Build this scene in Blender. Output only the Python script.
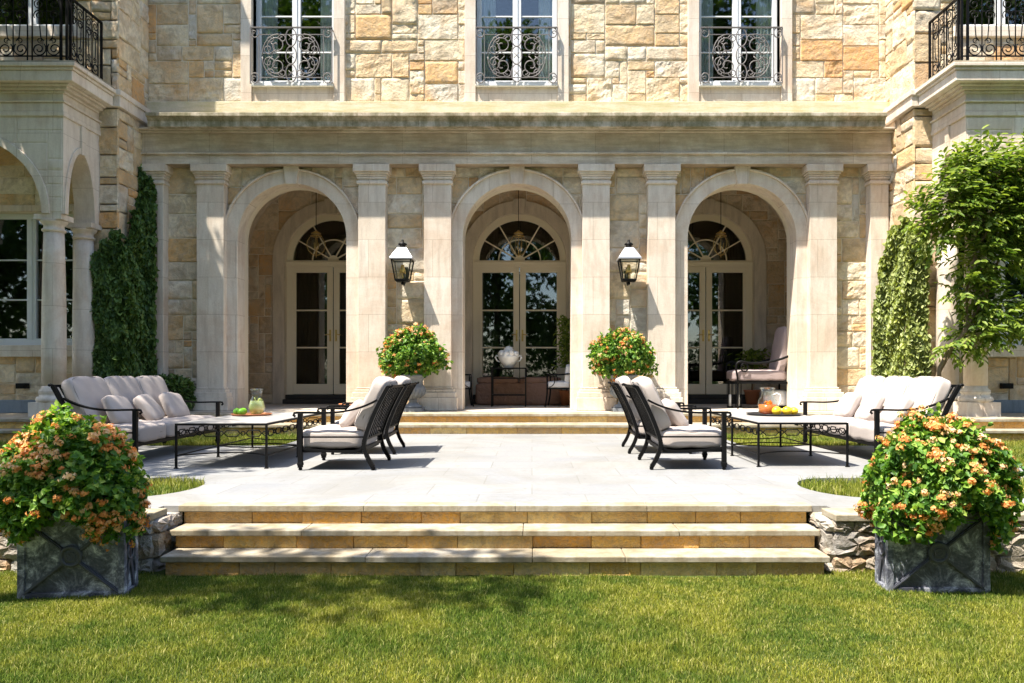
import bpy, bmesh, math, random
import numpy as np
from mathutils import Vector, Matrix
random.seed(7); rng = np.random.default_rng(7)
for o in list(bpy.data.objects): bpy.data.objects.remove(o)
S = bpy.context.scene; COL = S.collection
F = 760.0; VX, HY = 532.0, 372.0; EYE = 1.08
# ---------------------------------------------------------------- camera, light, exposure
cd = bpy.data.cameras.new('camera'); cam = bpy.data.objects.new('camera', cd); COL.objects.link(cam)
cam.location = (0, 0, EYE); cam.rotation_euler = (math.pi/2, 0, 0)
cd.sensor_width = 36; cd.lens = F/1024*36; cd.shift_x = -(VX-512)/1024; cd.shift_y = (HY-341.5)/1024
cd.clip_end = 2000; S.camera = cam
SUND = Vector((.38, .27, -1)).normalized()
w = bpy.data.worlds.new('World'); S.world = w; w.use_nodes = True
nt = w.node_tree; sky = nt.nodes.new('ShaderNodeTexSky'); sky.sky_type = 'NISHITA'; sky.sun_disc = False
sky.sun_elevation = math.asin(-SUND.z); sky.sun_rotation = math.atan2(-SUND.x, -SUND.y) % (2*math.pi)
bg = nt.nodes['Background']; nt.links.new(sky.outputs[0], bg.inputs[0]); bg.inputs[1].default_value = .15
sd = bpy.data.lights.new('sun', 'SUN'); sd.energy = 5.0; sd.angle = math.radians(.53); sd.color = (1, .93, .81)
sun = bpy.data.objects.new('sun', sd); COL.objects.link(sun); sun.location = (-20, -15, 40)
sun.rotation_euler = SUND.to_track_quat('-Z', 'Y').to_euler()
S.view_settings.view_transform = 'Standard'; S.view_settings.look = 'None'
S.view_settings.exposure = 1.42; S.view_settings.gamma = 1
S.render.engine = 'CYCLES'
S.cycles.max_bounces = 8; S.cycles.diffuse_bounces = 4; S.cycles.transparent_max_bounces = 12

X0 = -.30; FL = .32                       # axis of the house, height of the portico floor
def PX(px, Y): return (px-VX)*Y/F
def PZ(py, Y): return EYE-(py-HY)*Y/F

# ---------------------------------------------------------------- mesh builder
class MB:
    def __init__(s): s.v = []; s.f = []; s.sm = []; s.rnd = []
    def add(s, vs, fs, smooth=False, rnd=0.5):
        b = len(s.v); s.v += [tuple(p) for p in vs]
        for f in fs: s.f.append(tuple(i+b for i in f)); s.sm.append(smooth); s.rnd.append(rnd)
    def box(s, x0, x1, y0, y1, z0, z1, rnd=.5):
        s.add([(x0,y0,z0),(x1,y0,z0),(x1,y1,z0),(x0,y1,z0),(x0,y0,z1),(x1,y0,z1),(x1,y1,z1),(x0,y1,z1)],
              [(0,3,2,1),(4,5,6,7),(0,1,5,4),(1,2,6,5),(2,3,7,6),(3,0,4,7)], False, rnd); return s
    def obox(s, a, b, wd, th, up=(0,0,1)):            # bar from a to b
        a = Vector(a); b = Vector(b); d = (b-a).normalized(); u = Vector(up)
        if abs(d.dot(u)) > .95: u = Vector((1,0,0))
        r = d.cross(u).normalized(); u = r.cross(d)
        vs = [p + r*i*wd/2 + u*j*th/2 for p in (a, b) for i, j in ((-1,-1),(1,-1),(1,1),(-1,1))]
        s.add(vs, [(0,3,2,1),(4,5,6,7),(0,1,5,4),(1,2,6,5),(2,3,7,6),(3,0,4,7)]); return s
    def tube(s, pts, r, n=8, closed=False):
        pts = [Vector(p) for p in pts]; m = len(pts)
        rs = r if isinstance(r, (list, tuple)) else [r]*m
        rings = []; prev = None
        for i, p in enumerate(pts):
            if closed: t = pts[(i+1) % m]-pts[i-1]
            else: t = pts[min(i+1, m-1)]-pts[max(i-1, 0)]
            t.normalize()
            if prev is None:
                a = Vector((0,0,1)) if abs(t.z) < .9 else Vector((1,0,0)); nn = t.cross(a).normalized()
            else:
                nn = prev - t*prev.dot(t)
                nn = nn.normalized() if nn.length > 1e-6 else t.orthogonal().normalized()
            prev = nn; bb = t.cross(nn)
            rings.append([p + (nn*math.cos(2*math.pi*k/n)+bb*math.sin(2*math.pi*k/n))*rs[i] for k in range(n)])
        vs = [q for R in rings for q in R]; fs = []
        for i in range(m if closed else m-1):
            j = (i+1) % m
            for k in range(n): fs.append((i*n+k, i*n+(k+1) % n, j*n+(k+1) % n, j*n+k))
        if not closed: fs += [tuple(range(n))[::-1], tuple(range((m-1)*n, m*n))]
        s.add(vs, fs, True); return s
    def lathe(s, prof, c=(0,0,0), n=24, smooth=True, sq=False, cap=True):
        vs = []; fs = []; m = len(prof)
        for r, z in prof:
            for k in range(n):
                a = 2*math.pi*(k+.5)/n; q = r
                if sq: q = r*math.sqrt(2)
                vs.append((c[0]+q*math.cos(a), c[1]+q*math.sin(a), c[2]+z))
        for i in range(m-1):
            for k in range(n): fs.append((i*n+k, i*n+(k+1) % n, (i+1)*n+(k+1) % n, (i+1)*n+k))
        if cap: fs += [tuple(range(n))[::-1], tuple(range((m-1)*n, m*n))]
        s.add(vs, fs, smooth); return s
    def prism(s, poly, ax, a, b, rnd=.5):             # poly in the two other axes
        n = len(poly)
        def mk(p, t):
            return {'x': (t, p[0], p[1]), 'y': (p[0], t, p[1]), 'z': (p[0], p[1], t)}[ax]
        s.add([mk(p, a) for p in poly]+[mk(p, b) for p in poly],
              [tuple(range(n))[::-1], tuple(range(n, 2*n))]+[(i, (i+1) % n, n+(i+1) % n, n+i) for i in range(n)], False, rnd); return s
    def ball(s, c, r, n=16, m=10, sc=(1,1,1)):
        pr = [(max(1e-4, math.sin(math.pi*i/m)), -math.cos(math.pi*i/m)) for i in range(m+1)]
        vs = []; fs = []
        for q, z in pr:
            for k in range(n):
                a = 2*math.pi*k/n; vs.append((c[0]+r*sc[0]*q*math.cos(a), c[1]+r*sc[1]*q*math.sin(a), c[2]+r*sc[2]*z))
        for i in range(m):
            for k in range(n): fs.append((i*n+k, i*n+(k+1) % n, (i+1)*n+(k+1) % n, (i+1)*n+k))
        s.add(vs, fs, True); return s
    def cushion(s, c, size, M=None, e=.28, puff=.12, n=14, tuft=0, seed=0):
        # soft rounded box; size = full extents, M optional 3x3 rotation
        hx, hy, hz = [q/2 for q in size]; M = M or Matrix.Identity(3); c = Vector(c)
        rr = random.Random(seed); ph = [rr.uniform(0, 6) for _ in range(4)]
        bm = bmesh.new(); bmesh.ops.create_cube(bm, size=2)
        bmesh.ops.subdivide_edges(bm, edges=bm.edges[:], cuts=n, use_grid_fill=True)
        vs = []
        for v in bm.verts:
            p = v.co.copy(); k = 1/e*1.1+1.2
            L = (abs(p.x)**k+abs(p.y)**k+abs(p.z)**k)**(1/k); p /= L
            ax = (hx, hy, hz).index(min(hx, hy, hz)); o = [i for i in range(3) if i != ax]
            b = (1-p[o[0]]**2)*(1-p[o[1]]**2); p[ax] *= (1-puff)+puff*2.0*max(0, b)**.6
            q = Vector((p.x*hx, p.y*hy, p.z*hz))
            wv = .006*math.sin(q[o[0]]*17+ph[0])*math.cos(q[o[1]]*13+ph[1])+.004*math.sin(q[o[0]]*31+q[o[1]]*23+ph[2])
            q[ax] += wv*(1 if p[ax] > 0 else -1)
            vs.append(c+M@q)
        bm.verts.index_update()
        fs = [[v.index for v in f.verts] for f in bm.faces]; bm.free()
        s.add(vs, fs, True); return s
def mesh_obj(name, mb, mat, parent=None, world=True, bevel=0, recalc=True, seg=2):
    me = bpy.data.meshes.new(name); me.from_pydata(mb.v, [], mb.f); me.update()
    at = me.attributes.new('rnd', 'FLOAT', 'FACE'); at.data.foreach_set('value', mb.rnd)
    me.polygons.foreach_set('use_smooth', mb.sm)
    if recalc:
        bm = bmesh.new(); bm.from_mesh(me); bmesh.ops.recalc_face_normals(bm, faces=bm.faces[:]); bm.to_mesh(me); bm.free()
    return finish(name, me, mat, parent, world, bevel, seg)
def finish(name, me, mat, parent=None, world=True, bevel=0, seg=2):
    me.materials.append(mat)
    o = bpy.data.objects.new(name, me); COL.objects.link(o)
    if parent is not None:
        o.parent = parent
        if world:
            r = parent; off = Vector()
            while r is not None: off += r.location; r = r.parent
            me.transform(Matrix.Translation(-off))
    if bevel:
        b = o.modifiers.new('bevel', 'BEVEL'); b.width = bevel; b.segments = seg; b.limit_method = 'ANGLE'; b.angle_limit = .6
    return o
def tag(o, label=None, cat=None, group=None, kind=None):
    if label: o['label'] = label
    if cat: o['category'] = cat
    if group: o['group'] = group
    if kind: o['kind'] = kind
    return o
def thing(name, label, cat, loc, group=None, rz=0):
    o = bpy.data.objects.new(name, None); COL.objects.link(o); o.location = loc; o.rotation_euler[2] = rz
    o.empty_display_size = .1
    return tag(o, label, cat, group)
def copy_tree(o, loc, rz, label, parent=None):
    c = o.copy(); COL.objects.link(c); c.parent = parent
    if parent is None:
        c.location = loc; c.rotation_euler[2] = rz
        if label: c['label'] = label
    for ch in [q for q in bpy.data.objects if q.parent == o]: copy_tree(ch, None, None, None, c)
    return c

# ---------------------------------------------------------------- materials
def mat(name, col=(.5,.5,.5), rough=.7, spec=.5, metal=0, **k):
    m = bpy.data.materials.new(name); m.use_nodes = True; b = m.node_tree.nodes['Principled BSDF']
    b.inputs['Base Color'].default_value = (*col, 1); b.inputs['Roughness'].default_value = rough
    b.inputs['Metallic'].default_value = metal; b.inputs['Specular IOR Level'].default_value = spec
    return m
def N(m, t, **k):
    n = m.node_tree.nodes.new(t)
    for a, b in k.items(): setattr(n, a, b)
    return n
def L(m, a, b): m.node_tree.links.new(a, b)
def ramp(m, src, stops, interp='LINEAR'):
    r = N(m, 'ShaderNodeValToRGB'); r.color_ramp.interpolation = interp
    while len(r.color_ramp.elements) < len(stops): r.color_ramp.elements.new(.5)
    for e, (p, c) in zip(r.color_ramp.elements, stops): e.position = p; e.color = (*c, 1)
    L(m, src, r.inputs[0]); return r.outputs[0]
def noise(m, scale, detail=5, rough=.6, co=None, dist=0):
    n = N(m, 'ShaderNodeTexNoise'); n.inputs['Scale'].default_value = scale; n.inputs['Detail'].default_value = detail
    n.inputs['Roughness'].default_value = rough; n.inputs['Distortion'].default_value = dist
    if co is None:
        g = N(m, 'ShaderNodeTexCoord'); co = g.outputs['Object']
    L(m, co, n.inputs['Vector']); return n.outputs['Fac']
def mixc(m, fac, a, b, mode='MIX'):
    x = N(m, 'ShaderNodeMix', data_type='RGBA', blend_type=mode)
    if isinstance(fac, (int, float)): x.inputs[0].default_value = fac
    else: L(m, fac, x.inputs[0])
    for i, q in ((6, a), (7, b)):
        if isinstance(q, tuple): x.inputs[i].default_value = (*q, 1)
        else: L(m, q, x.inputs[i])
    return x.outputs[2]
def mth(m, op, a, b=0):
    x = N(m, 'ShaderNodeMath', operation=op)
    for i, q in ((0, a), (1, b)):
        if isinstance(q, (int, float)): x.inputs[i].default_value = q
        else: L(m, q, x.inputs[i])
    return x.outputs[0]
def bump(m, h, st=.4, dist=.02):
    b = N(m, 'ShaderNodeBump'); b.inputs['Strength'].default_value = st; b.inputs['Distance'].default_value = dist
    L(m, h, b.inputs['Height']); L(m, b.outputs[0], m.node_tree.nodes['Principled BSDF'].inputs['Normal'])
def base(m, c): L(m, c, m.node_tree.nodes['Principled BSDF'].inputs['Base Color'])
def attr(m, n='rnd'): a = N(m, 'ShaderNodeAttribute', attribute_name=n); return a.outputs['Fac']

def stone_mat(name, stops, dark=(.25,.16,.09), amt=.5, sc=1.0):
    m = mat(name, rough=.9, spec=.15); c = ramp(m, attr(m), stops, 'CONSTANT')
    co = N(m, 'ShaderNodeTexCoord').outputs['Object']; q = N(m, 'ShaderNodeVectorMath', operation='ADD')
    s = N(m, 'ShaderNodeCombineXYZ'); k = mth(m, 'MULTIPLY', attr(m), 37.0); L(m, k, s.inputs[0]); L(m, k, s.inputs[2])
    L(m, co, q.inputs[0]); L(m, s.outputs[0], q.inputs[1]); v = q.outputs[0]
    n1 = noise(m, 3.2*sc, 6, .62, v, .6); n2 = noise(m, 14*sc, 7, .7, v); n3 = noise(m, 1.4*sc, 3, .5, v)
    c = mixc(m, ramp(m, n1, [(.46, (0,0,0)), (.62, (1,1,1))]), c, mixc(m, amt, c, dark))
    c = mixc(m, ramp(m, n3, [(.50, (0,0,0)), (.70, (1,1,1))]), c, mixc(m, .62, c, (.66,.36,.12)))
    c = mixc(m, ramp(m, n2, [(.35, (.55,.55,.55)), (.65, (0,0,0))]), c, mixc(m, .5, c, (.8,.74,.62)))
    c = mixc(m, .45, c, mixc(m, 1.0, c, ramp(m, n2, [(.3, (.45,.42,.4)), (.7, (1.25,1.22,1.2))]), 'MULTIPLY'))
    base(m, c)
    bump(m, mth(m, 'ADD', mth(m, 'MULTIPLY', n1, 1.2), mth(m, 'MULTIPLY', n2, .7)), 1.0, .035); return m
PAL = [(0,(.76,.62,.42)),(.13,(.80,.70,.53)),(.31,(.72,.54,.32)),(.43,(.74,.48,.22)),(.49,(.68,.57,.42)),(.60,(.80,.72,.59)),(.71,(.64,.47,.27)),(.79,(.60,.56,.48)),(.84,(.68,.38,.15)),(.89,(.78,.66,.46)),(.965,(.46,.34,.22))]
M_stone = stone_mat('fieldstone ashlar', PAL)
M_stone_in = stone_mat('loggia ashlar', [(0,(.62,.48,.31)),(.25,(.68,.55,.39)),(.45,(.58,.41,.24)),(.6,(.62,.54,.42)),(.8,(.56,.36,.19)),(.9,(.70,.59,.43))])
M_rubble = stone_mat('grey rubble', [(0,(.36,.34,.31)),(.2,(.44,.41,.36)),(.4,(.30,.28,.26)),(.6,(.40,.34,.27)),(.75,(.32,.31,.31)),(.9,(.38,.29,.21))], (.16,.13,.11), .6, 2)
M_mortar = mat('mortar', (.70,.62,.49), .95, .1); bump(M_mortar, noise(M_mortar, 40), .3)
def lime(name, c1, c2, stain=None, samt=.3, lay=0, joints=0):
    m = mat(name, rough=.85, spec=.2)
    n = noise(m, 1.7, 6, .6); n2 = noise(m, 30, 6, .7)
    co = N(m, 'ShaderNodeTexCoord').outputs['Object']; mp = N(m, 'ShaderNodeMapping'); mp.inputs['Scale'].default_value = (.9, 7, 9) if lay else (5, 5, .9)
    L(m, co, mp.inputs[0]); st = noise(m, 1.6, 5, .65, mp.outputs[0])
    c = mixc(m, n, c1, c2); c = mixc(m, .3, c, mixc(m, 1, c, ramp(m, n2, [(.3,(.7,.7,.7)),(.7,(1.1,1.1,1.1))]), 'MULTIPLY'))
    c = mixc(m, ramp(m, st, [(.44,(0,0,0)),(.68,(.7,.7,.7))]), c, stain or tuple(q*.68 for q in c2))
    if samt > .3:
        c = mixc(m, ramp(m, noise(m, 3, 6, .7), [(.4,(0,0,0)),(.6,(samt,)*3)]), c, stain)
    if joints:
        sp = N(m, 'ShaderNodeSeparateXYZ'); L(m, co, sp.inputs[0]); cb = N(m, 'ShaderNodeCombineXYZ'); L(m, mth(m, 'ADD', sp.outputs[0], sp.outputs[1]), cb.inputs[0]); L(m, sp.outputs[2], cb.inputs[1])
        bk = N(m, 'ShaderNodeTexBrick'); L(m, cb.outputs[0], bk.inputs['Vector']); bk.inputs['Scale'].default_value = 1; bk.inputs['Brick Width'].default_value = 1.27; bk.inputs['Row Height'].default_value = .74; bk.inputs['Mortar Size'].default_value = .004
        bk.inputs['Color1'].default_value = (1,1,1,1); bk.inputs['Color2'].default_value = (.90,.87,.83,1); bk.inputs['Mortar'].default_value = (.62,.56,.5,1)
        c = mixc(m, 1, c, bk.outputs['Color'], 'MULTIPLY')
        c = mixc(m, ramp(m, noise(m, .8, 7, .7, None, .8), [(.46,(0,0,0)),(.62,(.6,.6,.6))]), c, mixc(m, 1, c, (.86,.74,.66), 'MULTIPLY'))
        c = mixc(m, ramp(m, noise(m, 60, 3, .6), [(.62,(0,0,0)),(.72,(.5,.5,.5))]), c, (.36,.30,.23))
    base(m, c); bump(m, mth(m, 'ADD', n2, st), .45, .010); return m
M_lime = lime('limestone', (.82,.745,.65), (.73,.65,.56), (.56,.48,.40), joints=1)
M_cornice = lime('weathered limestone', (.82,.745,.64), (.73,.65,.55), (.44,.37,.28), .5, 1, 1)
M_corona = lime('stained corona stone', (.70,.62,.51), (.58,.51,.41), (.17,.16,.08), .75, 0, 1)
M_top = lime('mossy ledge stone', (.72,.64,.49), (.66,.57,.42), (.44,.40,.20), .45, 1)
M_plaster = lime('vault plaster', (.68,.59,.47), (.60,.51,.40))
M_tread = lime('pale stone slab', (.46,.42,.35), (.35,.31,.235), (.20,.15,.08), .55, 0, 0)
M_riser = stone_mat('golden riser', [(0,(.84,.52,.13)),(.2,(.74,.38,.07)),(.45,(.86,.60,.22)),(.65,(.78,.46,.10)),(.85,(.66,.40,.14))], (.34,.19,.07), .5, 2.5)
M_bluest = lime('bluestone plinth', (.26,.31,.36), (.20,.24,.28))
# paving
m = M_pave = mat('bluestone paving', rough=.62, spec=.3)
tc = N(m, 'ShaderNodeTexCoord').outputs['Object']; br = N(m, 'ShaderNodeTexBrick'); L(m, tc, br.inputs['Vector'])
br.inputs['Scale'].default_value = 1; br.inputs['Brick Width'].default_value = .93; br.inputs['Row Height'].default_value = .61
br.inputs['Mortar Size'].default_value = .006; br.inputs['Color1'].default_value = (.215,.222,.235,1); br.inputs['Color2'].default_value = (.258,.262,.268,1)
br.inputs['Mortar'].default_value = (.175,.175,.17,1)
n1 = noise(m, 1.3, 6, .6); n2 = noise(m, 22, 6, .7)
c = mixc(m, ramp(m, n1, [(.35,(0,0,0)),(.7,(.6,.6,.6))]), br.outputs['Color'], (.29,.28,.26))
c = mixc(m, ramp(m, n2, [(.3,(.35,.35,.35)),(.55,(0,0,0))]), c, (.15,.155,.165))
n4 = noise(m, .55, 7, .72, None, 1.2); c = mixc(m, ramp(m, n4, [(.46,(0,0,0)),(.60,(.5,.5,.5))]), c, (.185,.18,.165))
n5 = noise(m, 5, 5, .7, None, 2); c = mixc(m, ramp(m, n5, [(.60,(0,0,0)),(.68,(.55,.55,.55))]), c, (.16,.15,.13)); base(m, c)
bump(m, mth(m, 'ADD', mth(m, 'MULTIPLY', n2, .5), mth(m, 'MULTIPLY', br.outputs['Fac'], -1)), .4, .006)
M_floor = lime('portico floor flags', (.62,.55,.46), (.54,.47,.39))
M_soil = mat('lawn soil', (.035,.05,.012), 1, .1); base(M_soil, ramp(M_soil, noise(M_soil, 9), [(.3,(.03,.045,.01)),(.7,(.06,.085,.02))]))
M_iron = mat('black iron', (.004,.004,.0045), .5, .16); bump(M_iron, noise(M_iron, 60), .12, .003)
M_rail = mat('wrought iron grey', (.16,.145,.14), .5, .4)
M_cush = mat('cream cushion canvas', (.66,.60,.56), .95, .1)
n = noise(M_cush, 260, 2); n2 = noise(M_cush, 6, 4); bump(M_cush, mth(M_cush, 'ADD', mth(M_cush, 'MULTIPLY', n, .15), n2), .35, .012)
base(M_cush, mixc(M_cush, n2, (.47,.415,.385), (.41,.36,.335)))
M_pipe = mat('cushion piping', (.33,.30,.28), .9, .1)
M_lilac = mat('taupe upholstery', (.34,.275,.27), .9, .1); bump(M_lilac, noise(M_lilac, 9), .4, .02)
M_brown = mat('brown cover cloth', (.27,.165,.12), .95, .1); bump(M_brown, noise(M_brown, 5, 3, .5, None, 1.5), .8, .05)
M_white = mat('white painted wood', (.72,.73,.74), .45, .4)
M_cream = mat('cream painted door', (.78,.69,.52), .45, .4)
M_tabletop = mat('pale stone tabletop', (.62,.60,.57), .35, .5); base(M_tabletop, ramp(M_tabletop, noise(M_tabletop, 5), [(.3,(.34,.33,.31)),(.7,(.41,.39,.375))]))
M_brass = mat('brass', (.62,.44,.16), .3, .5, 1)
M_terra = mat('terracotta', (.42,.16,.07), .6, .3)
M_black = mat('black ceramic tray', (.02,.02,.022), .3, .5)
M_porc = mat('white porcelain', (.85,.85,.83), .25, .5)
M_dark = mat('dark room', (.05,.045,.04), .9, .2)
M_curt = mat('grey curtain', (.74,.78,.80), .9, .1)
M_lead = mat('lead planter', rough=.55, spec=.5, metal=.0)
n = noise(M_lead, 7, 10, .78, None, .6); n2 = noise(M_lead, 26, 6, .75)
c = ramp(M_lead, n, [(.36,(.03,.032,.046)),(.47,(.085,.09,.12)),(.54,(.24,.25,.29)),(.62,(.66,.67,.72))]); base(M_lead, mixc(M_lead, ramp(M_lead, n2, [(.45,(0,0,0)),(.7,(.5,.5,.5))]), c, (.03,.03,.04)))
bump(M_lead, mth(M_lead, 'ADD', n, n2), .35, .006)
M_leadd = mat('dark lead moulding', (.065,.068,.088), .5, .5); bump(M_leadd, noise(M_leadd, 26), .3, .005)
M_urn = lime('urn stone', (.27,.285,.31), (.19,.205,.23))
M_bark = mat('bark', (.10,.075,.05), .95, .1); bump(M_bark, noise(M_bark, 20), .6, .02)
M_vine = mat('vine bark', (.20,.15,.10), .95, .1); bump(M_vine, noise(M_vine, 30), .6, .01)
M_lemon = mat('lemon skin', (.85,.55,.02), .4, .5); M_lime_f = mat('lime skin', (.16,.42,.02), .4, .5)
M_orange = mat('orange slice', (.85,.28,.02), .4, .5); M_slice = mat('citrus slice', (.62,.66,.20), .4, .4)
def glass_mat(name, tint, refl):
    m = mat(name); t = m.node_tree; out = t.nodes['Material Output']; t.nodes.remove(t.nodes['Principled BSDF'])
    tr = N(m, 'ShaderNodeBsdfTransparent'); tr.inputs[0].default_value = (*tint, 1); gl = N(m, 'ShaderNodeBsdfGlossy'); gl.inputs['Roughness'].default_value = .02
    lw = N(m, 'ShaderNodeLayerWeight'); lw.inputs[0].default_value = .5; fz = mth(m, 'POWER', lw.outputs['Facing'], 4.0)
    mx = N(m, 'ShaderNodeMixShader'); L(m, mth(m, 'ADD', mth(m, 'MULTIPLY', fz, .7), refl), mx.inputs[0])
    L(m, tr.outputs[0], mx.inputs[1]); L(m, gl.outputs[0], mx.inputs[2]); L(m, mx.outputs[0], out.inputs[0]); return m
M_glass = glass_mat('window glass', (.75,.78,.76), .10); M_clear = glass_mat('clear glass', (.96,.98,.97), .04)
def drink_mat(name, tint, col):
    m = mat(name, col, .2, .4); tr = N(m, 'ShaderNodeBsdfTransparent'); tr.inputs[0].default_value = (*tint, 1); mx = N(m, 'ShaderNodeMixShader'); mx.inputs[0].default_value = .7
    L(m, tr.outputs[0], mx.inputs[1]); L(m, m.node_tree.nodes['Principled BSDF'].outputs[0], mx.inputs[2]); L(m, mx.outputs[0], m.node_tree.nodes['Material Output'].inputs[0]); return m
M_juice = drink_mat('lime water', (.97,1,.85), (.75,.78,.35)); M_sangria = drink_mat('red fruit drink', (1,.7,.4), (.75,.22,.05))
def leaf_mat(name, stops, tr=.35, rough=.5, spec=.35):
    m = mat(name, rough=rough, spec=spec); c = ramp(m, attr(m), stops); base(m, c)
    t = N(m, 'ShaderNodeBsdfTranslucent'); L(m, mixc(m, 1, c, (1.25,1.3,.6), 'MULTIPLY'), t.inputs[0]); mx = N(m, 'ShaderNodeMixShader'); mx.inputs[0].default_value = tr
    L(m, m.node_tree.nodes['Principled BSDF'].outputs[0], mx.inputs[1]); L(m, t.outputs[0], mx.inputs[2])
    L(m, mx.outputs[0], m.node_tree.nodes['Material Output'].inputs[0]); return m
M_leafp = leaf_mat('geranium leaf', [(0,(.035,.10,.014)),(.35,(.09,.21,.025)),(.75,(.19,.34,.045)),(1,(.38,.50,.10))])
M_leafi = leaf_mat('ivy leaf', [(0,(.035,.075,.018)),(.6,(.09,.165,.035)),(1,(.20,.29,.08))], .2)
M_leafi_lit = leaf_mat('ivy leaf painted sunlit', [(0,(.13,.17,.045)),(.6,(.28,.33,.09)),(1,(.46,.50,.20))], .3)  # ivy greens lightened: sunlight put into the leaf colour
M_leafw = leaf_mat('wisteria leaf', [(0,(.06,.12,.014)),(.5,(.15,.22,.03)),(1,(.30,.37,.07))], .4)
M_leaft = leaf_mat('tree leaf', [(0,(.03,.07,.01)),(.5,(.07,.14,.02)),(1,(.14,.22,.04))], .4)
M_blos = leaf_mat('orange blossom', [(0,(.74,.26,.07)),(.4,(.82,.38,.13)),(.75,(.84,.48,.22)),(1,(.86,.60,.38))], .25, .7, .2)
def grass_mat():
    m = mat('grass blade', rough=.6, spec=.2); co = N(m, 'ShaderNodeTexCoord').outputs['Object']
    n = noise(m, 1.1, 4, .6, co); n2 = noise(m, 5, 4, .6, co)
    c = ramp(m, attr(m), [(0,(.05,.10,.012)),(.5,(.11,.18,.02)),(.85,(.20,.26,.035)),(1,(.42,.41,.14))])
    c2 = ramp(m, attr(m), [(0,(.16,.18,.018)),(.5,(.28,.30,.032)),(.8,(.42,.41,.07)),(1,(.62,.56,.22))])
    f = ramp(m, mth(m, 'ADD', mth(m, 'MULTIPLY', n, .6), mth(m, 'MULTIPLY', n2, .4)), [(.42,(0,0,0)),(.57,(1,1,1))]); c = mixc(m, f, c, c2); base(m, c)
    t = N(m, 'ShaderNodeBsdfTranslucent'); L(m, c, t.inputs[0]); mx = N(m, 'ShaderNodeMixShader'); mx.inputs[0].default_value = .4
    L(m, m.node_tree.nodes['Principled BSDF'].outputs[0], mx.inputs[1]); L(m, t.outputs[0], mx.inputs[2])
    L(m, mx.outputs[0], m.node_tree.nodes['Material Output'].inputs[0]); return m
M_grass = grass_mat()

# ---------------------------------------------------------------- numpy foliage
def np_mesh(name, V, Fc, nper, rnd):
    me = bpy.data.meshes.new(name); nf = len(Fc)
    me.vertices.add(len(V)); me.vertices.foreach_set('co', V.astype(np.float32).ravel())
    me.loops.add(nf*nper); me.loops.foreach_set('vertex_index', Fc.astype(np.int32).ravel())
    me.polygons.add(nf); me.polygons.foreach_set('loop_start', np.arange(0, nf*nper, nper, dtype=np.int32))
    me.update(calc_edges=True)
    at = me.attributes.new('rnd', 'FLOAT', 'FACE'); at.data.foreach_set('value', rnd.astype(np.float32)); return me
def unit(a): return a/np.maximum(np.linalg.norm(a, axis=1, keepdims=True), 1e-6)
def leaves(name, P, D, Nn, ln, wd, m, parent=None, world=True, rnd=None, fold=.25):
    n = len(P); D = unit(D); W = unit(np.cross(D, Nn)); U = np.cross(W, D)
    ln = np.broadcast_to(np.asarray(ln, float), (n,))[:, None]; wd = np.broadcast_to(np.asarray(wd, float), (n,))[:, None]
    k = np.stack([P, P+D*ln*.32-W*wd*.48+U*wd*fold, P+D*ln*.72-W*wd*.34+U*wd*fold*.6, P+D*ln-U*ln*.15, P+D*ln*.72+W*wd*.34+U*wd*fold*.6, P+D*ln*.32+W*wd*.48+U*wd*fold], 1)
    V = k.reshape(-1, 3); b = np.arange(n)[:, None]*6
    Fc = np.concatenate([b+np.array([[0,1,2,3]]), b+np.array([[0,3,4,5]])], 1).reshape(-1, 4)
    r = rng.random(n) if rnd is None else rnd
    return finish(name, np_mesh(name, V, Fc, 4, np.repeat(r, 2)), m, parent, world)
def vnoise(P, f, seed=0):
    r = np.random.default_rng(seed); o = np.zeros(len(P))
    for i in range(5):
        k = r.normal(size=3)*f*(1+.6*i); o += np.sin(P@k+r.uniform(0, 6))/(1+.5*i)
    return o/2.5
def mound(c, R, n, seed, lump=.14, inner=.55):
    r = np.random.default_rng(seed); d = unit(r.normal(size=(n, 3))); rad = 1-(1-inner)*r.random(n)**2.2
    lum = 1+lump*vnoise(d, 3.2, seed)+lump*.6*vnoise(d, 7, seed+1)
    return np.array(c)+d*np.array(R)*(rad*lum)[:, None], d
def grass(name, P, h, m, wd=.005, label=None):
    n = len(P); a = rng.uniform(0, 6.28, n); le = rng.uniform(.0, .8, n)
    hh = h*(.55+.75*rng.random(n)); W = np.stack([np.cos(a), np.sin(a), 0*a], 1)*wd/2
    b = rng.uniform(0, 6.28, n); B = np.stack([np.cos(b), np.sin(b), 0*b], 1)*(le*hh)[:, None]; Z = np.array([[0,0,1.]])*hh[:, None]
    V = np.stack([P-W, P+W, P+W*.8+Z*.55+B*.3, P-W*.8+Z*.55+B*.3, P+Z*(1-.25*le[:, None])+B], 1).reshape(-1, 3)
    k = np.arange(n)[:, None]*5
    Fc = np.concatenate([k+np.array([[0,1,2]]), k+np.array([[0,2,3]]), k+np.array([[3,2,4]])], 1).reshape(-1, 3)
    return finish(name, np_mesh(name, V, Fc, 3, np.repeat(rng.random(n), 3)), m)

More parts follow.
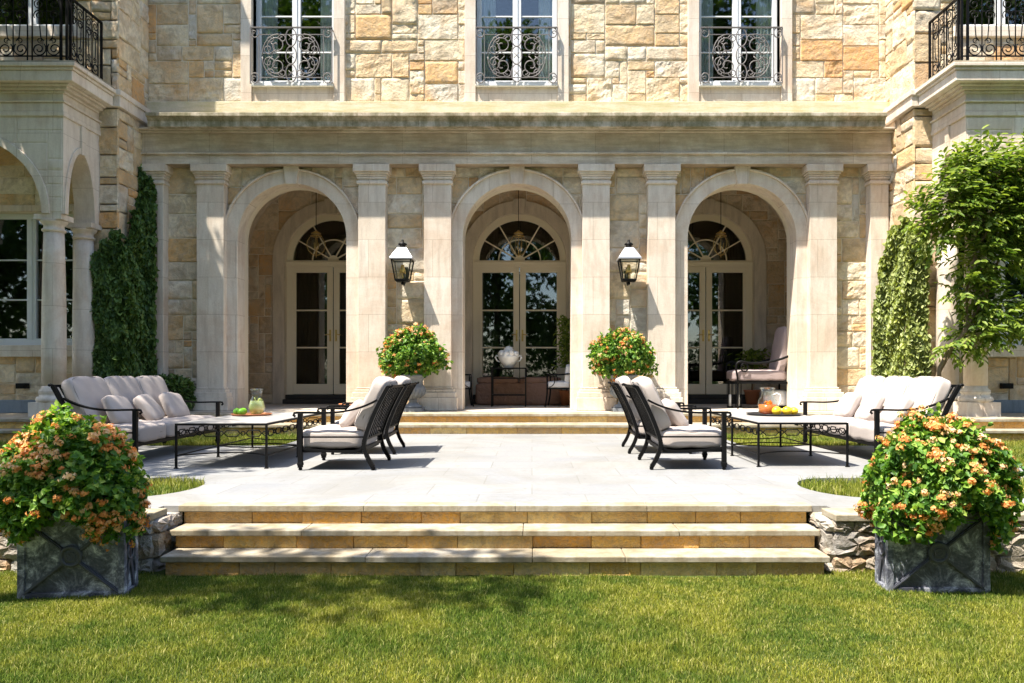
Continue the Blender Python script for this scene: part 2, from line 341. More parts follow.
# ---------------------------------------------------------------- walls with openings, in frames (u along, w up, d into the wall)
def front(Y): return lambda u, w, d: (u, Y+d, w)
def side(X, sg): return lambda u, w, d: (X-sg*d, u, w)      # sg=+1 faces +X
def otop(o, u):
    cx, hw, zb, zs, rz = o; t = max(0, 1-((u-cx)/hw)**2); return zs+rz*math.sqrt(t)
def wall(mb, fr, u0, u1, w0, w1, th, ops=()):
    us = {u0, u1}
    for o in ops:
        k = 24 if o[4] > 0 else 1
        for i in range(k+1): us.add(min(u1, max(u0, o[0]-o[1]*math.cos(math.pi*i/k))))
    us = sorted(us)
    for a, b in zip(us, us[1:]):
        if b-a < 1e-6: continue
        mid = (a+b)/2; act = sorted([o for o in ops if abs(mid-o[0]) < o[1]], key=lambda o: o[2])
        bot = (w0, w0)
        segs = []
        for o in act:
            if o[2] > bot[0]+1e-6: segs.append((bot, (o[2], o[2])))
            bot = (otop(o, a), otop(o, b))
        segs.append((bot, (w1, w1)))
        for lo, hi in segs:
            for d in (0, th):
                mb.add([fr(a, lo[0], d), fr(b, lo[1], d), fr(b, hi[1], d), fr(a, hi[0], d)], [(0,1,2,3)])
    for o in ops:
        k = 24 if o[4] > 0 else 1
        path = [(o[0]-o[1], o[2])]+[(o[0]-o[1]*math.cos(math.pi*i/k), otop(o, o[0]-o[1]*math.cos(math.pi*i/k))) for i in range(k+1)]+[(o[0]+o[1], o[2])]
        path = [p for i, p in enumerate(path) if i == 0 or (abs(p[0]-path[i-1][0])+abs(p[1]-path[i-1][1])) > 1e-5]
        for p, q in zip(path, path[1:]+(path[:1] if o[2] > w0+1e-6 else [])):
            mb.add([fr(p[0], p[1], 0), fr(q[0], q[1], 0), fr(q[0], q[1], th), fr(p[0], p[1], th)], [(0,1,2,3)])
    for a, b in (((u0, w0), (u1, w0)), ((u1, w0), (u1, w1)), ((u1, w1), (u0, w1)), ((u0, w1), (u0, w0))):
        if a[1] == w0 and b[1] == w0 and any(abs(o[2]-w0) < 1e-6 for o in ops): continue
        mb.add([fr(*a, 0), fr(*b, 0), fr(*b, th), fr(*a, th)], [(0,1,2,3)])
def stones(mb, fr, u0, u1, w0, w1, ops=(), unit_=.17, seed=1, proud=.028, grow=.05, gap=.005, sizes=None):
    r = random.Random(seed); nx = max(1, round((u1-u0)/unit_)); nz = max(1, round((w1-w0)/unit_)); dx = (u1-u0)/nx; dz = (w1-w0)/nz
    us = np.cumsum([0]+[dx*r.uniform(.75, 1.25) for _ in range(nx)]); us = u0+us*(u1-u0)/us[-1]
    ws = np.cumsum([0]+[dz*r.uniform(.75, 1.25) for _ in range(nz)]); ws = w0+ws*(w1-w0)/ws[-1]
    used = [[False]*nz for _ in range(nx)]
    sizes = sizes or [(4,2),(3,2),(5,3),(4,3),(3,1),(2,2),(2,1),(3,3),(4,2),(3,2),(5,2),(1,1),(2,1),(6,3)]
    for j in range(nz):
        i = 0
        while i < nx:
            if used[i][j]: i += 1; continue
            W, H = r.choice(sizes); W = min(W, nx-i); H = min(H, nz-j); k = 0
            while k < W and not used[i+k][j]: k += 1
            W = k
            while H > 1 and any(used[i+a][j+b] for a in range(W) for b in range(H)): H -= 1
            for a in range(W):
                for b in range(H): used[i+a][j+b] = True
            A, B, C, D = us[i]+gap, us[i+W]-gap, ws[j]+gap, ws[j+H]-gap; i += W
            if B-A < .02 or D-C < .02: continue
            rn = r.random(); pr = proud*r.uniform(.5, 1.25); ro = r.choice([.15, .3, .55, .8])*proud
            gx = max(3, int((B-A)/.055)); gz = max(3, int((D-C)/.055)); P = {}
            ph = [r.uniform(0, 6) for _ in range(6)]; tx, tz = r.uniform(-.3, .3), r.uniform(-.3, .3)
            vs = []; fs = []
            e = min(.016, (B-A)/5, (D-C)/5)
            lu = [A, A+e]+[A+e+(B-A-2*e)*t/gx for t in range(1, gx)]+[B-e, B]
            lw = [C, C+e]+[C+e+(D-C-2*e)*t/gz for t in range(1, gz)]+[D-e, D]
            for a, u in enumerate(lu):
                for b, w_ in enumerate(lw):
                    ed = a in (0, len(lu)-1) or b in (0, len(lw)-1)
                    if ed: d = .004
                    else:
                        h = math.sin(u*11+ph[0])*math.sin(w_*13+ph[1])+.6*math.sin(u*29+w_*17+ph[2])+.5*math.sin(w_*37-u*9+ph[3])+r.uniform(-.5, .5)
                        d = -pr-ro*h*.5-ro*(tx*(u-A)/(B-A)+tz*(w_-C)/(D-C))
                        d = min(d, -.006)
                    ju = r.uniform(-.005, .005) if not ed else r.uniform(-.0025, .0025)
                    vs.append(fr(u+ju, w_+ju, d))
            m_ = len(lw)
            for a in range(len(lu)-1):
                for b in range(m_-1):
                    cu, cw = (lu[a]+lu[a+1])/2, (lw[b]+lw[b+1])/2
                    if any(abs(cu-o[0]) < o[1]+grow and o[2]-grow < cw and cw < otop((o[0], o[1]+grow, o[2], o[3], o[4]+(grow if o[4] > 0 else 0)), cu)+(0 if o[4] > 0 else grow) for o in ops): continue
                    fs.append((a*m_+b, (a+1)*m_+b, (a+1)*m_+b+1, a*m_+b+1))
            mb.add(vs, fs, r.random() < .4, rn)
def archband(mb, fr, cx, r0, r1, zs, d0, d1, zb=None, rz0=None, rz1=None, n=32):
    rz0 = rz0 or r0; rz1 = rz1 or r1
    pts = [(math.cos(math.pi*i/n), math.sin(math.pi*i/n)) for i in range(n+1)]
    ring = []
    if zb is not None: ring.append([fr(cx+r0, zb, d0), fr(cx+r1, zb, d0), fr(cx+r1, zb, d1), fr(cx+r0, zb, d1)])
    for c, s_ in pts: ring.append([fr(cx+r0*c, zs+rz0*s_, d0), fr(cx+r1*c, zs+rz1*s_, d0), fr(cx+r1*c, zs+rz1*s_, d1), fr(cx+r0*c, zs+rz0*s_, d1)])
    if zb is not None: ring.append([fr(cx-r0, zb, d0), fr(cx-r1, zb, d0), fr(cx-r1, zb, d1), fr(cx-r0, zb, d1)])
    fs = []
    for i in range(len(ring)-1):
        for k in range(4): fs.append((i*4+k, i*4+(k+1) % 4, (i+1)*4+(k+1) % 4, (i+1)*4+k))
    fs += [(0,1,2,3), tuple((len(ring)-1)*4+k for k in (3,2,1,0))]
    mb.add([p for R in ring for p in R], fs)

# ================================================================ GROUND
LZ = -.44; XL, XR = -2.854, 2.258
mb = MB(); mb.box(-300, 300, -300, 6.40, LZ-.5, LZ); g = mesh_obj('lawn_ground', mb, M_soil); tag(g, kind='structure')
mb = MB(); mb.box(-300, 300, 6.28, 300, LZ-.4, -.055); mb.box(-300, XL-.13, 6.021, 6.279, LZ-.4, -.055); mb.box(XR+.13, 300, 6.021, 6.279, LZ-.4, -.055); g = mesh_obj('upper_ground', mb, M_soil); tag(g, kind='structure')
# paving outline (X, Y)
XL, XR = -2.854, 2.258
def patch_edge(sg):
    # rounded end of the lawn patch beside the stair; sg=-1 left
    cx = X0+sg*2.95; out = []
    y0, y1 = 6.5, 7.75
    ym = (y0+y1)/2; r = (y1-y0)/2
    for i in range(13):
        a = -math.pi/2+math.pi*i/12
        out.append((cx-sg*r*.75*math.cos(a)+sg*.35, ym+r*math.sin(a)))
    return out
pr = patch_edge(1); pl = patch_edge(-1)
far = 9.0
poly = [(-9, 5.80), (XL-.12, 5.80), (XL-.12, 6.135), (XR+.12, 6.135), (XR+.12, 5.80), (8.4, 5.80), (8.4, 6.5)] + pr + [(X0+5.4, 7.75), (X0+5.9, 8.6), (X0+5.9, 10.4), (X0+5.5, 11.15), (X0+3.4, 11.15), (X0+3.4, 13.3), (X0-3.4, 13.3), (X0-3.4, 11.15), (X0-5.5, 11.15), (X0-5.9, 10.4), (X0-5.9, 8.6), (X0-5.4, 7.75)] + pl[::-1] + [(-9, 6.5)]
mb = MB(); n_ = len(poly); mb.add([(x, y, 0) for x, y in poly]+[(x, y, -.05) for x, y in poly], [tuple(range(n_))]+[(i, (i+1) % n_, n_+(i+1) % n_, n_+i) for i in range(n_)])
terr = mesh_obj('terrace_paving', mb, M_pave); tag(terr, kind='structure')
def inpoly(P, poly):
    x, y = P[:, 0], P[:, 1]; ins = np.zeros(len(P), bool); n = len(poly)
    for i in range(n):
        (x1, y1), (x2, y2) = poly[i], poly[(i+1) % n]
        if y1 == y2: continue
        c = ((y1 > y) != (y2 > y)) & (x < (x2-x1)*(y-y1)/(y2-y1)+x1); ins ^= c
    return ins
# lower lawn blades: inside the view with a margin
NL = 330000
yy = 3.3+(5.62-3.3)*rng.random(NL*2)**.92; xx = rng.uniform(-4.9, 4.6, NL*2)
k = (np.abs(xx-.0) < yy*.86+.3); P = np.stack([xx, yy, np.full_like(xx, LZ)], 1)[k][:NL]
extra = np.stack([rng.uniform(-5.2, 4.9, 20000), rng.uniform(5.60, 5.76, 20000), np.full(20000, LZ)], 1)
extra = extra[(extra[:, 0] < XL+.0) | (extra[:, 0] > XR)]
P = np.concatenate([P, extra])
hh = .040*(.75+.32*vnoise(P, 1.5, 3)+.22*vnoise(P, 6, 4)); P = P[hh > .012]; hh = hh[hh > .012]
g = grass('grass', P, hh, M_grass, .0042); tag(g, 'mown green grass on the lower lawn before the steps', 'grass', kind='stuff')
# upper lawn
yy = 6.4+(13.2-6.4)*rng.random(260000); xx = rng.uniform(-10.5, 10.5, 260000)
P = np.stack([xx, yy, np.full_like(xx, -.055)], 1)
k = (~inpoly(P, poly)) & (np.abs(xx) < yy*.76+.8) & (np.abs(xx-X0) > 2.4) & ~((np.abs(xx-X0) > 7.2) & (yy > 11.85)); P = P[k][:110000]
g = grass('grass', P, .095, M_grass, .008); tag(g, 'mown green grass beside and behind the paved terrace', 'grass', kind='stuff')

# ================================================================ STEPS AND RETAINING WALLS
st = thing('garden_steps', 'wide flight of three golden stone steps with pale treads from lawn to terrace', 'steps', (X0, 6.0, LZ))
ys = [6.13, 5.89, 5.65]; zs = [0, -.147, -.292]
def seg_slabs(mb, x0, x1, y0, y1, z0, z1, n, seed, jit=0):
    r = random.Random(seed); c = [x0]+sorted(x0+(x1-x0)*(i+r.uniform(-.25, .25))/n for i in range(1, n))+[x1]
    for a, b in zip(c, c[1:]):
        e = r.uniform(0, jit); mb.box(a+.0015, b-.0015, y0-e, y1, z0, z1, r.random())
for i in range(3):
    xl = XL+(-.0, .04, .085)[i]; xr = XR-(-.0, .02, .04)[i]
    mb = MB(); seg_slabs(mb, xl, xr, ys[i], (ys[i-1]+.045 if i else 6.30), zs[i]-.046, zs[i]+(.003 if i == 0 else 0), 4, i, .012)
    if i: mesh_obj('tread', mb, M_tread, st, bevel=.007, seg=2)
    else: mesh_obj('tread', mb, M_tread, st, bevel=.005)
    mb = MB(); zb = zs[i+1] if i < 2 else LZ-.05
    seg_slabs(mb, xl+.03, xr-.03, ys[i]+.04, ys[i]+.30, zb, zs[i]-.046, 11, 20+i, .018); mesh_obj('riser', mb, M_riser, st, bevel=.006)
def rubble_wall(x0, x1, lab, seed, inner):
    t = thing('retaining_wall', lab, 'wall', ((x0+x1)/2, 5.85, LZ))
    mb = MB(); mb.box(x0+.02, x1-.02, 5.80, 6.2, LZ-.1, -.052); mesh_obj('core', mb, M_mortar, t)
    # irregular polygonal rubble: jittered grid of pillows
    def rub(fr, u0, u1, w0, w1, seed):
        r = random.Random(seed); mb = MB(); w_ = w0
        while w_ < w1-.03:
            h = min(r.uniform(.12, .24), w1-w_);
            if w1-w_-h < .05: h = w1-w_
            u = u0
            while u < u1-.02:
                l = min(r.uniform(.14, .40), u1-u)
                if u1-u-l < .06: l = u1-u
                cx, cz = u+l/2, w_+h/2; n = 16; rings = []; ph = [r.uniform(0, 6) for _ in range(4)]; rot = r.uniform(-.15, .15)
                for q, dd in ((1.03, .02), (1.0, -.015), (.93, -.035), (.5, -.045), (.02, -.048)):
                    R = []
                    for k in range(n):
                        a = 2*math.pi*k/n+rot; ca, sa = math.cos(a), math.sin(a); e = 1/max(abs(ca)**6+abs(sa)**6, 1e-6)**(1/6)
                        jj = 1+.05*math.sin(3*a+ph[0])+.04*math.sin(5*a+ph[1])
                        R.append(fr(cx+ca*e*l/2*q*jj, cz+sa*e*h/2*q*jj, dd+r.uniform(-.012, .012)))
                    rings.append(R)
                vs = [p for R in rings for p in R]; fs = [(i*n+k, i*n+(k+1) % n, (i+1)*n+(k+1) % n, (i+1)*n+k) for i in range(4) for k in range(n)]
                mb.add(vs, fs, False, r.random()); u += l
            w_ += h
        return mb
    mesh_obj('stonework', rub(front(5.79), x0, x1, LZ-.05, -.05, seed), M_rubble, t, recalc=True)
    xs = x1 if inner > 0 else x0
    mesh_obj('stonework', rub(side(xs, inner), 5.78, 6.2, LZ-.05, -.05, seed+5), M_rubble, t)
    mb = MB(); seg_slabs(mb, x0+.0, x1, 5.74, 6.02, -.05, .004, max(2, int((x1-x0)/.9)), seed, .02); mesh_obj('coping', mb, M_tread, t, bevel=.008)
rubble_wall(-8.5, XL-.03, 'rough grey rubble stone retaining wall left of the garden steps', 3, 1)
rubble_wall(XR+.03, 8.2, 'rough grey rubble stone retaining wall right of the garden steps', 9, -1)

# ================================================================ MANSION
H = thing('mansion', 'honey coloured ashlar stone mansion with arched loggia between two projecting wings', 'house', (X0, 15.28, 0))
YW = 15.28; YP = 15.04; YB = 18.24; XWL = -7.72; XWR = -.6+7.72; ZT = 12.5
AC = [X0-4.5, X0, X0+4.5]; AR = 1.09; ASP = PZ(238.5, YW)
ops = [(c, AR, FL, ASP, AR) for c in AC]
WC = [PX(294, YW), PX(516.8, YW), PX(739, YW)]; WH = .82; WZ0 = PZ(84, YW); WZ1 = 9.6
wops = [(c, WH, WZ0, WZ1, 0) for c in WC]
mb = MB(); wall(mb, front(YW), XWL, XWR, FL, 6.5, .5, ops); wall(mb, front(YW), XWL, XWR, 6.5, ZT, .45, wops)
mesh_obj('wall', mb, M_mortar, H)
mb = MB()
stones(mb, front(YW), XWL, XWR, FL, 5.2, ops, .168, 11, .024, .05, .005)
stones(mb, front(YW), XWL, XWR, 6.48, 9.3, [(c, WH+.2, 6.4, WZ1, 0) for c in WC], .168, 12, .024, 0, .005)
mesh_obj('stone_facing', mb, M_stone, H, recalc=False)
# archivolts
for c in AC:
    mb = MB(); archband(mb, front(YW), c, AR-.005, AR+.25, ASP, -.09, .30, FL)
    archband(mb, front(YW), c, AR+.25, AR+.29, ASP, -.13, .05, FL)
    a = mesh_obj('arch_surround', mb, M_lime, H, bevel=.008)
    mb = MB(); zc = ASP+AR; mb.prism([(c-.11, zc-.03), (c+.11, zc-.03), (c+.16, zc+.36), (c-.16, zc+.36)], 'y', YW-.15, YW+.1); mesh_obj('keystone', mb, M_lime, a, bevel=.008)
# pilasters
def pilaster(x, wd=.54, half=0):
    mb = MB(); hw = wd/2
    lo, hi = x-hw, x+hw
    if half < 0: hi = x+hw
    mb.box(lo, hi, YP, YW+.02, .78, 4.9)
    mb.box(lo-.03, hi+.03, YP-.03, YW+.02, 4.80, 4.86)
    o = mesh_obj('pilaster', mb, M_lime, H, bevel=.008)
    mb = MB()
    for i, (e, z0, z1) in enumerate([(.02, 4.90, 4.95), (.035, 4.952, 4.99), (.06, 4.992, 5.03), (.09, 5.032, 5.178)]): mb.box(lo-e, hi+e, YP-e, YW+.02, z0, z1)
    mesh_obj('capital', mb, M_lime, o, bevel=.01)
    mb = MB()
    for e, z0, z1 in [(.03, .74, .78), (.06, .68, .739), (.10, .58, .679), (.125, FL, .579)]: mb.box(lo-e, hi+e, YP-e, YW+.02, z0, z1)
    mesh_obj('base', mb, M_lime, o, bevel=.012)
for q in (-6.07, -2.87, -1.57, 1.57, 2.87, 6.07): pilaster(X0+q)
pilaster(X0-7.18, .36); pilaster(X0+7.18, .36)
# plinth strip between pilasters in bluestone at the left
for a_, b_ in ((XWL, X0-6.4), (X0+6.4, XWR)):
    mb = MB(); mb.box(a_, b_, YW-.08, YW+.02, FL, .56); mesh_obj('plinth', mb, M_bluest, H, bevel=.01)
# entablature
mb = MB(); x0, x1 = XWL, XWR
for yf, z0, z1 in [(14.99, 5.18, 5.365), (14.94, 5.367, 5.41), (15.0, 5.412, 5.79), (14.92, 5.792, 5.83), (14.85, 5.832, 5.87)]: mb.box(x0, x1, yf, YW+.02, z0, z1)
mesh_obj('entablature', mb, M_cornice, H, bevel=.008)
mb = MB(); mb.prism([(YW+.02, 5.80+.072), (14.80, 5.872), (14.78, 5.80), (14.62, 5.80), (14.62, 5.90), (14.58, 5.97), (14.54, 5.98), (14.54, 6.05), (15.15, 6.09), (YW+.02, 6.09)], 'x', -7.40, 6.80); mesh_obj('cornice', mb, M_corona, H, bevel=.006)
mb = MB(); mb.box(x0, x1, 15.16, YW+.02, 6.092, 6.48); mesh_obj('ledge_course', mb, M_top, H, bevel=.012)
# --------- loggia: floor, back wall, vault
mb = MB(); mb.box(XWL-.5, XWR+.5, 13.9, YB+1.2, -.1, FL-.004); mesh_obj('loggia_floor', mb, M_floor, H)
dops = [(c, 1.12, FL, 3.77, 1.12) for c in AC]
mb = MB(); wall(mb, front(YB), XWL, XWR, FL, 6.2, .35, dops)
mb.box(XWL-.3, X0-6.95, 15.8, YB, FL, 6.2); mb.box(X0+6.95, XWR+.3, 15.8, YB, FL, 6.2)
mesh_obj('loggia_wall', mb, M_mortar, H)
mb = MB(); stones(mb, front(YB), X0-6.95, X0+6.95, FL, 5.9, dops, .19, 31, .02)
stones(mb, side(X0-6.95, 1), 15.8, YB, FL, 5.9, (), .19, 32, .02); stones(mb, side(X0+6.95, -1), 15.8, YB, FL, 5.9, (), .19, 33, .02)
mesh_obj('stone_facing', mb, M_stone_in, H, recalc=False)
mb = MB(); wall(mb, front(15.785), X0-6.95, X0+6.95, 3.9, 6.2, YB-15.80, [(c, 1.97, 3.9, 3.9, 1.78) for c in AC]); mesh_obj('vault', mb, M_plaster, H)
for q in (-6.9, -2.25, 2.25, 6.9):
    for yy_ in (15.85, 18.1):
        mb = MB(); mb.box(X0+q-.28, X0+q+.28, yy_-.06, yy_+.12, 3.72, 3.895)
        mesh_obj('corbel', mb, M_plaster, H, bevel=.03)
# --------- french doors
for c in AC:
    mb = MB(); archband(mb, front(YB), c, 1.12, 1.41, 3.77, -.07, .02, FL); s_ = mesh_obj('door_surround', mb, M_plaster, H, bevel=.01)
    mb = MB(); mb.prism([(c-.12, 4.86), (c+.12, 4.86), (c+.16, 5.22), (c-.16, 5.22)], 'y', YB-.11, YB); mesh_obj('keystone', mb, M_plaster, s_, bevel=.01)
    y = YB+.10
    mb = MB(); archband(mb, front(y), c, .97, 1.12, 3.77, 0, .1, .50)
    mb.box(c-1.12, c+1.12, y-.03, y+.1, 3.62, 3.77); mb.box(c-1.12, c+1.12, y-.05, y+.1, 3.70, 3.74)
    for sg in (-1, 1):
        a, b = sorted((c+sg*.01, c+sg*.97))
        mb.box(a, b, y+.01, y+.07, 3.48, 3.62); mb.box(a, b, y+.01, y+.07, .54, .79)
        st_in, st_out = sorted((c+sg*.01, c+sg*.15)); mb.box(st_in, st_out, y+.012, y+.072, .79, 3.48)
        a2, b2 = sorted((c+sg*.90, c+sg*.97)); mb.box(a2, b2, y+.012, y+.072, .79, 3.48)
        p0, p1 = sorted((c+sg*.15, c+sg*.90))
        for z in (1.67, 2.57): mb.box(p0, p1, y+.02, y+.06, z-.018, z+.018)
    d = mesh_obj('french_door', mb, M_cream, H, bevel=.008)
    mb = MB()                                        # fanlight bars
    for a in (math.radians(q) for q in (30, 60, 90, 120, 150)):
        if abs(a-math.pi/2) < .01: continue
        mb.obox((c+.1*math.cos(a), y+.04, 3.77+.1*math.sin(a)), (c+.98*math.cos(a), y+.04, 3.77+.98*math.sin(a)), .03, .03, (0,1,0))
    archband(mb, front(y+.03), c, .49, .52, 3.77, 0, .03); archband(mb, front(y+.02), c, .001, .13, 3.77, 0, .04, n=12)
    mesh_obj('fanlight_bars', mb, M_cream, d)
    mb = MB(); n = 24; arc = [(c+.99*math.cos(math.pi*i/n), 3.77+.99*math.sin(math.pi*i/n)) for i in range(n+1)]
    mb.prism([(c-.96, .6), (c+.96, .6), (c+.96, 3.6), (c-.96, 3.6)], 'y', y+.045, y+.049); mb.prism(arc, 'y', y+.045, y+.049)
    mesh_obj('glass', mb, M_glass, d)
    mb = MB()
    for sg in (-1, 1):
        mb.box(c+sg*.07-.022, c+sg*.07+.022, y-.004, y+.012, 1.82, 2.10); mb.tube([(c+sg*.07, y+.005, 1.98), (c+sg*.07, y-.05, 1.98), (c+sg*.10, y-.06, 1.985), (c+sg*.19, y-.055, 1.975)], .012, 8)
        mb.ball((c+sg*.07, y-.01, 1.87), .018)
    mesh_obj('handle', mb, M_brass, d)
    mb = MB(); mb.box(c-1.14, c+1.14, YB-.16, YB+.34, FL, .43); mb.box(c-1.12, c+1.12, YB-.02, YB+.34, .432, .535); mesh_obj('threshold', mb, M_dark, d, bevel=.01)
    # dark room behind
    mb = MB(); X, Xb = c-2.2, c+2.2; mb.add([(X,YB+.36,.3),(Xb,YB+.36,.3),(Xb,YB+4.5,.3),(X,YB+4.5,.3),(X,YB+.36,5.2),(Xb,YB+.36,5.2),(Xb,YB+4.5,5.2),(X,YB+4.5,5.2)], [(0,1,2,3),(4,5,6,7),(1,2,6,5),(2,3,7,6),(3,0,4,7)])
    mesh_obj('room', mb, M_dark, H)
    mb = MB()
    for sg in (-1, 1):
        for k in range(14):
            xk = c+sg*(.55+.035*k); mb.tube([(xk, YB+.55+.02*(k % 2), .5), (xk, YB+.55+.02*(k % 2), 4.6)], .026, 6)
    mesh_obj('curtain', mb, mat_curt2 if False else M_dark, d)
# --------- windows
def window(cx, Y, z0, z1, hw, mz, fw=.09, cur=True, fm=M_white):
    y = Y+.16; mb = MB()
    mb.box(cx-hw, cx-hw+fw, y, y+.08, z0, z1); mb.box(cx+hw-fw, cx+hw, y, y+.08, z0, z1)
    mb.box(cx-hw+fw, cx+hw-fw, y, y+.08, z0, z0+.13); mb.box(cx-hw+fw, cx+hw-fw, y, y+.08, z1-.1, z1)
    mb.box(cx-.085, cx+.085, y-.005, y+.075, z0+.13, z1-.1); mb.box(cx-.02, cx+.02, y-.02, y, z0+.1, z1-.1)
    for sg in (-1, 1):
        a, b = sorted((cx+sg*.085, cx+sg*(hw-fw))); 
        for z in mz: mb.box(a, b, y+.02, y+.06, z-.014, z+.014)
    o = mesh_obj('window', mb, fm, H, bevel=.006)
    mb = MB(); mb.box(cx-hw+.02, cx+hw-.02, y+.04, y+.045, z0+.02, z1-.02); mesh_obj('pane', mb, M_glass, o)
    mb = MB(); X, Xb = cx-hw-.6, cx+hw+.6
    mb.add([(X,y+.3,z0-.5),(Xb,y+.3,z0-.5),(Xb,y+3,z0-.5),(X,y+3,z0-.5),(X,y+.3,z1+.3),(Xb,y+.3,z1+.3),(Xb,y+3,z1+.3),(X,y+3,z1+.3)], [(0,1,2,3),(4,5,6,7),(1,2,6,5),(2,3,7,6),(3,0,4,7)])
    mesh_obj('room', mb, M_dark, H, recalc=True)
    if cur:
        mb = MB()
        for sg in (-1, 1):
            vs = []; n = 26
            for k in range(n+1):
                xk = cx+sg*(hw-.02-.36*k/n); yk = y+.16+.025*math.sin(k*1.25)
                vs += [(xk, yk, z0), (xk, yk, z1)]
            mb.add(vs, [(2*k, 2*k+2, 2*k+3, 2*k+1) for k in range(n)], True)
        mesh_obj('curtain', mb, M_curt, o, recalc=False)
    return o
def spiral(cx, cz, r0, r1, a0, turns, y, n=26, sg=1):
    return [(cx+sg*(r0+(r1-r0)*t/n)*math.cos(a0+turns*2*math.pi*t/n), y, cz+(r0+(r1-r0)*t/n)*math.sin(a0+turns*2*math.pi*t/n)) for t in range(n+1)]
for c in WC:
    o = window(c, YW, WZ0, WZ1, WH, [PZ(47/3.796, YW), PZ(185/3.796, YW)], .10)
    mb = MB()
    mb.box(c-WH-.22, c-WH, YW-.10, YW+.2, 6.482, WZ1+.2); mb.box(c+WH, c+WH+.22, YW-.10, YW+.2, 6.482, WZ1+.2); mb.box(c-WH, c+WH, YW-.10, YW+.2, WZ1, WZ1+.2)
    mb.box(c-WH, c+WH, YW-.06, YW+.16, 6.482, WZ0-.09)
    mesh_obj('window_surround', mb, M_lime, H, bevel=.008)
    mb = MB(); mb.box(c-WH+.002, c+WH-.002, YW-.13, YW+.16, WZ0-.088, WZ0); mesh_obj('window_sill', mb, M_white, o, bevel=.01)
    # balconet
    y = YW-.18; zt = PZ(27.5, y); zb = PZ(83, y); hw = WH-.01; mb = MB(); r = .011
    mb.obox((c-hw, y, zt), (c+hw, y, zt), .04, .02); mb.obox((c-hw+.17, y, zb+.11), (c+hw-.17, y, zb+.11), .014, .014); mb.obox((c-hw+.17, y, zt-.14), (c+hw-.17, y, zt-.14), .014, .014)
    for sg in (-1, 1):
        mb.obox((c+sg*hw, y, zb-.01), (c+sg*hw, y, zt), .02, .02); mb.obox((c+sg*hw, y, zt-.03), (c+sg*hw, YW-.05, zt-.03), .015, .015); mb.obox((c+sg*hw, y, zb+.02), (c+sg*hw, YW-.05, zb+.02), .015, .015)
        e = c+sg*(hw-.09)
        for zc_ in (zb+.1, zt-.1): mb.tube([(e+.078*math.cos(t), y, zc_+.098*math.sin(t)) for t in np.linspace(0, 6.2, 18)], r, 6, True); mb.tube(spiral(e+sg*.02, zc_, .045, .012, 0, .9, y, 14), r*.8, 5)
        mb.obox((c+sg*(hw-.17), y, zb), (c+sg*(hw-.17), y, zt), .013, .013)
        hx = c+sg*.32; h = (zt-zb-.25)/2; zm = (zt+zb)/2-.01
        for q in (-1, 1):
            mb.tube([(hx+sg*(.30*math.cos(t))-sg*.05, y, zm+q*(.02+h*.95*math.sin(t))) for t in np.linspace(0, 1.75, 12)], r, 6)
            mb.tube([(p[0], y, zm+q*(p[2]-zm)) for p in spiral(hx-sg*.03, zm+.20, .20, .04, -1.2, 1.5, y, 30, sg)], r, 6)
            mb.tube([(p[0], y, zm+q*(p[2]-zm)) for p in spiral(hx+sg*.13, zm+.13, .13, .03, 2.0, 1.3, y, 26, sg)], r*.9, 6)
            mb.tube([(p[0], y, zm+q*(p[2]-zm)) for p in spiral(hx-sg*.14, zm+.34, .085, .03, 0, 1.3, y, 20, sg)], r*.9, 6)
            mb.tube([(p[0], y, zm+q*(p[2]-zm)) for p in spiral(hx+sg*.10, zm+.33, .08, .02, 2.6, 1.2, y, 20, sg)], r*.9, 6)
            mb.tube([(c+sg*.24, y, zm+q*.01), (c+sg*.33, y, zm+q*.10), (c+sg*.44, y, zm+q*.02)], r, 6)
    for k in range(3):
        zc_ = zb+.02+(zt-zb-.04)*(k+.5)/3; hh = (zt-zb-.04)/6
        mb.tube([(c+.105*math.cos(t), y, zc_+hh*math.sin(t)) for t in np.linspace(0, 6.28, 22)[:-1]], r, 6, True)
        mb.tube([(c-.05, y, zc_+.05), (c, y, zc_), (c+.05, y, zc_-.05)], r*.7, 5); mb.tube([(c-.05, y, zc_-.05), (c, y, zc_), (c+.05, y, zc_+.05)], r*.7, 5)
    mesh_obj('balconet', mb, M_rail, H)

